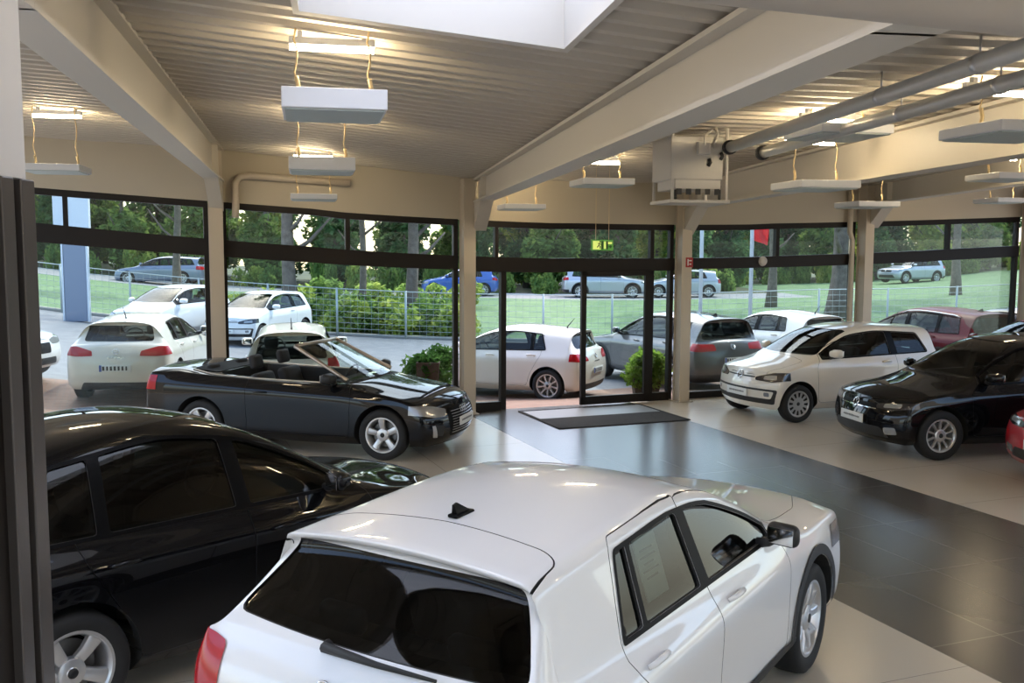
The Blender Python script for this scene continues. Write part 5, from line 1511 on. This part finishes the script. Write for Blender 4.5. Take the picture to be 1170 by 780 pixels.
# ---- planters outside the glass
def planter(name, label, x, y, r, hgt, pw, ph, m, seed, potdx=0, potdy=0):
    z = ground(x,y); o = empty(name, (x,y,z)); tag(o, label, 'plant')
    bm = bmesh.new()
    for a,b,c,d in ((0,ph,pw*.42,pw*.5),):
        vs = []
        for zz,w in ((0,c),(ph,d),(ph,d-.03),(ph-.05,d-.03)): vs.append([bm.verts.new((sx*w+potdx,sy*w-potdy,zz)) for sx,sy in ((-1,-1),(1,-1),(1,1),(-1,1))])
        for A_,B_ in zip(vs, vs[1:]):
            for k in range(4): bm.faces.new((A_[k],A_[(k+1)%4],B_[(k+1)%4],B_[k]))
        bm.faces.new(vs[-1]); bm.faces.new(vs[0][::-1])
    obj('pot', bm, M['pot'], o, smooth=False)
    rr = random.Random(seed)
    bl = [(r*.55*math.cos(a), r*.55*math.sin(a), hgt+q, r*.55, r*.5) for a, q in [(rr.uniform(0,6.28), rr.uniform(-r*.55,r*.45)) for _ in range(16)]]+[(0,0,hgt,r*.75,r*.75)]
    obj('foliage', crown_mesh('foliage', seed, 3600, bl, .055, m), None, o)
    bm = bmesh.new()
    for k in range(4): add_tube(bm, [(potdx*.5,0,ph-.06),(.08*math.cos(k*1.6),.08*math.sin(k*1.6),hgt)], .018, 6)
    obj('stem', bm, M['trunk'], o)
planter('potted_bush', 'round green bush in a brown pot outside, in front of the open-top car bonnet', -1.52, 17.75, .50, .66, .42, .82, M['bush'], 41, .0, .30)
planter('potted_bush', 'bright green bush in a brown pot outside, behind the sliding door leaf', 2.50, 17.85, .44, .62, .50, .36, M['bushlight'], 42)

# ---------------------------------------------------------------- cars
R_ = math.radians
def car(kind, name, label, body, x, y, deg, z=None, group=None, **kw):
    kw.pop('mod', None)
    s = globals()['spec_'+kind](**({'taller':True} if kw.pop('taller', False) else {}))
    if z is None: z = ground(x,y)
    r, ref = build_car(s, name, label, kw.pop('cat','car'), body, (x,y,z), R_(deg), group, **kw)
    ex_ = globals().get('extra_'+kind)
    if ex_: ex_(r, ref, s)
    return r
# in the showroom
Q2 = car('q2','compact_crossover','white compact crossover seen from behind in the foreground','p_white',.441,5.217,57.0,0, lv=3, glass='tintglass')
car('a3','hatchback_car','black five-door hatchback parked at the left beside the white crossover','p_black',-2.205,6.56,49.5,0, lv=3, glass='tintglass')
car('cab','convertible_car','black open-top car in front of the left windows','p_black',-2.638,13.075,-16,0, lv=3, cat='car')
car('up','small_car','white small car standing right of the entrance','p_cream',5.245,15.86,202.1,0, lv=3)
car('polo','hatchback_car','black hatchback facing the lane, beside the white small car','p_black',6.516,13.08,191.4,0, lv=3, glass='tintglass', taller=True)
car('polo','hatchback_car','red hatchback whose nose enters at the right edge','p_red',7.83,10.95,193,0)
car('polo','hatchback_car','dark red car behind the black hatchback at the right edge','p_darkred',9.6,17.5,201,0)
# outside, close to the glass
car('ibiza','hatchback_car','pale beige hatchback parked outside the entrance door','p_cream',-.12,19.77,155)
car('suv','suv_car','grey family car outside with red tail lamps, right of the entrance','p_grey',3.44,21.3,118)
car('ibiza','hatchback_car','white hatchback seen from behind outside the left window','p_cream',-6.77,17.9,95)
car('up','small_car','white small car facing the showroom outside, with its roof below the slate estate car','p_white',-9.55,27,250)
car('up','small_car','white small car with dark grille facing the showroom, just right of the left column','p_white',-7.25,27.6,254)
car('up','small_car','white small car seen from behind above the open-top car','p_cream',-4.0,17.6,101)
car('ibiza','hatchback_car','white car corner at the left edge beside the dark post','p_white',-10.15,17.1,-15)
car('ibiza','hatchback_car','beige car outside with blue reflecting windows, behind the white small car','p_cream',6.3,23.2,118)
car('suv','suv_car','dark red car outside, behind the roof of the black hatchback','p_darkred',9.6,22.5,114)
car('estate','estate_car','dark teal estate car outside, beside the dark red car','p_teal',12.2,24.0,112)
# on the hill
car('estate','estate_car','slate blue estate car on the hill at the left','p_slate',-18.2,50,180)
car('ibiza','hatchback_car','bright blue car on the hill, seen left of the door opening','p_blue',-2.7,50,178)
car('suv','suv_car','silver and blue car on the hill, seen through the sliding door leaf','p_silver',4.8,50,0)
car('polo','hatchback_car','grey car on the hill, seen through the narrow pane right of the door','p_silver',8.75,50,180)
car('suv','suv_car','silver car alone on the hill at the right','p_silver',25.6,62,205, mod=dict())
# price sheet standing inside the crossover's rear side window
ps = empty('info_sheet', Q2.matrix_world@Vector((0,0,0)) if False else (0,0,0)); 
def qpt(x,y,z):
    a = R_(57.0); return Vector((.441+x*math.cos(a)-y*math.sin(a), 5.217+x*math.sin(a)+y*math.cos(a), z))
ps.location = qpt(-.62,-.69,1.05); ps.rotation_euler = (0,0,R_(57)); tag(ps, 'white paper sheet inside the rear side window of the white crossover', 'paper sheet')
ps.rotation_euler = (Matrix.Rotation(R_(57),3,'Z')@Matrix.Rotation(R_(-18),3,'X')).to_euler()
bm = bmesh.new(); add_box(bm, 0,0,.145,.23,.004,.29); obj('paper', bm, M['paper'], ps, smooth=False)
bm = bmesh.new()
for k, w_ in enumerate((.13,.16,.10,.16,.12)): add_box(bm, -.02+w_*.1,-.003,.225-k*.032,w_,.002,.008)
obj('lettering', bm, M['platetextgrey'], ps, smooth=False)

# ---------------------------------------------------------------- light and camera
w = bpy.data.worlds.new('sky'); sc.world = w; w.use_nodes = True
nt = w.node_tree; bg = nt.nodes['Background']; sk_ = nt.nodes.new('ShaderNodeTexSky'); sk_.sky_type = 'NISHITA'
sk_.sun_disc = False; sk_.sun_elevation = R_(52); sk_.sun_rotation = R_(-20); sk_.air_density = 1; sk_.dust_density = 2; sk_.ozone_density = 1
nt.links.new(sk_.outputs[0], bg.inputs[0]); bg.inputs[1].default_value = .34
sun = bpy.data.lights.new('sun','SUN'); sun.energy = 2.2; sun.angle = R_(.6); sun.color = (1,.95,.86)
so = bpy.data.objects.new('sun', sun); COL.objects.link(so)
az, el = R_(38), R_(50)       # towards the sun: beyond the glass front
dv = Vector((math.cos(az)*math.cos(el), math.sin(az)*math.cos(el), math.sin(el)))
so.rotation_euler = dv.to_track_quat('Z','Y').to_euler(); so.location = (0,30,20)
cam = bpy.data.cameras.new('camera'); co = bpy.data.objects.new('camera', cam); COL.objects.link(co); sc.camera = co
cam.sensor_width = 36; cam.sensor_fit = 'HORIZONTAL'; cam.lens = F/1170*36; cam.clip_start = .05; cam.clip_end = 500
co.location = (0,0,HC); co.rotation_mode = 'XYZ'
rot = Euler((pi/2-PITCH,0,0)).to_matrix()@Matrix.Rotation(ROLL,3,'Z')
co.rotation_euler = rot.to_euler()
sc.view_settings.view_transform = 'Standard'; sc.view_settings.look = 'None'; sc.view_settings.gamma = 1; sc.view_settings.use_curve_mapping = False
sc.view_settings.exposure = 1.0
sc.cycles.max_bounces = 8; sc.cycles.transparent_max_bounces = 24; sc.cycles.sample_clamp_indirect = 6
sc.cycles.caustics_reflective = False; sc.cycles.caustics_refractive = False
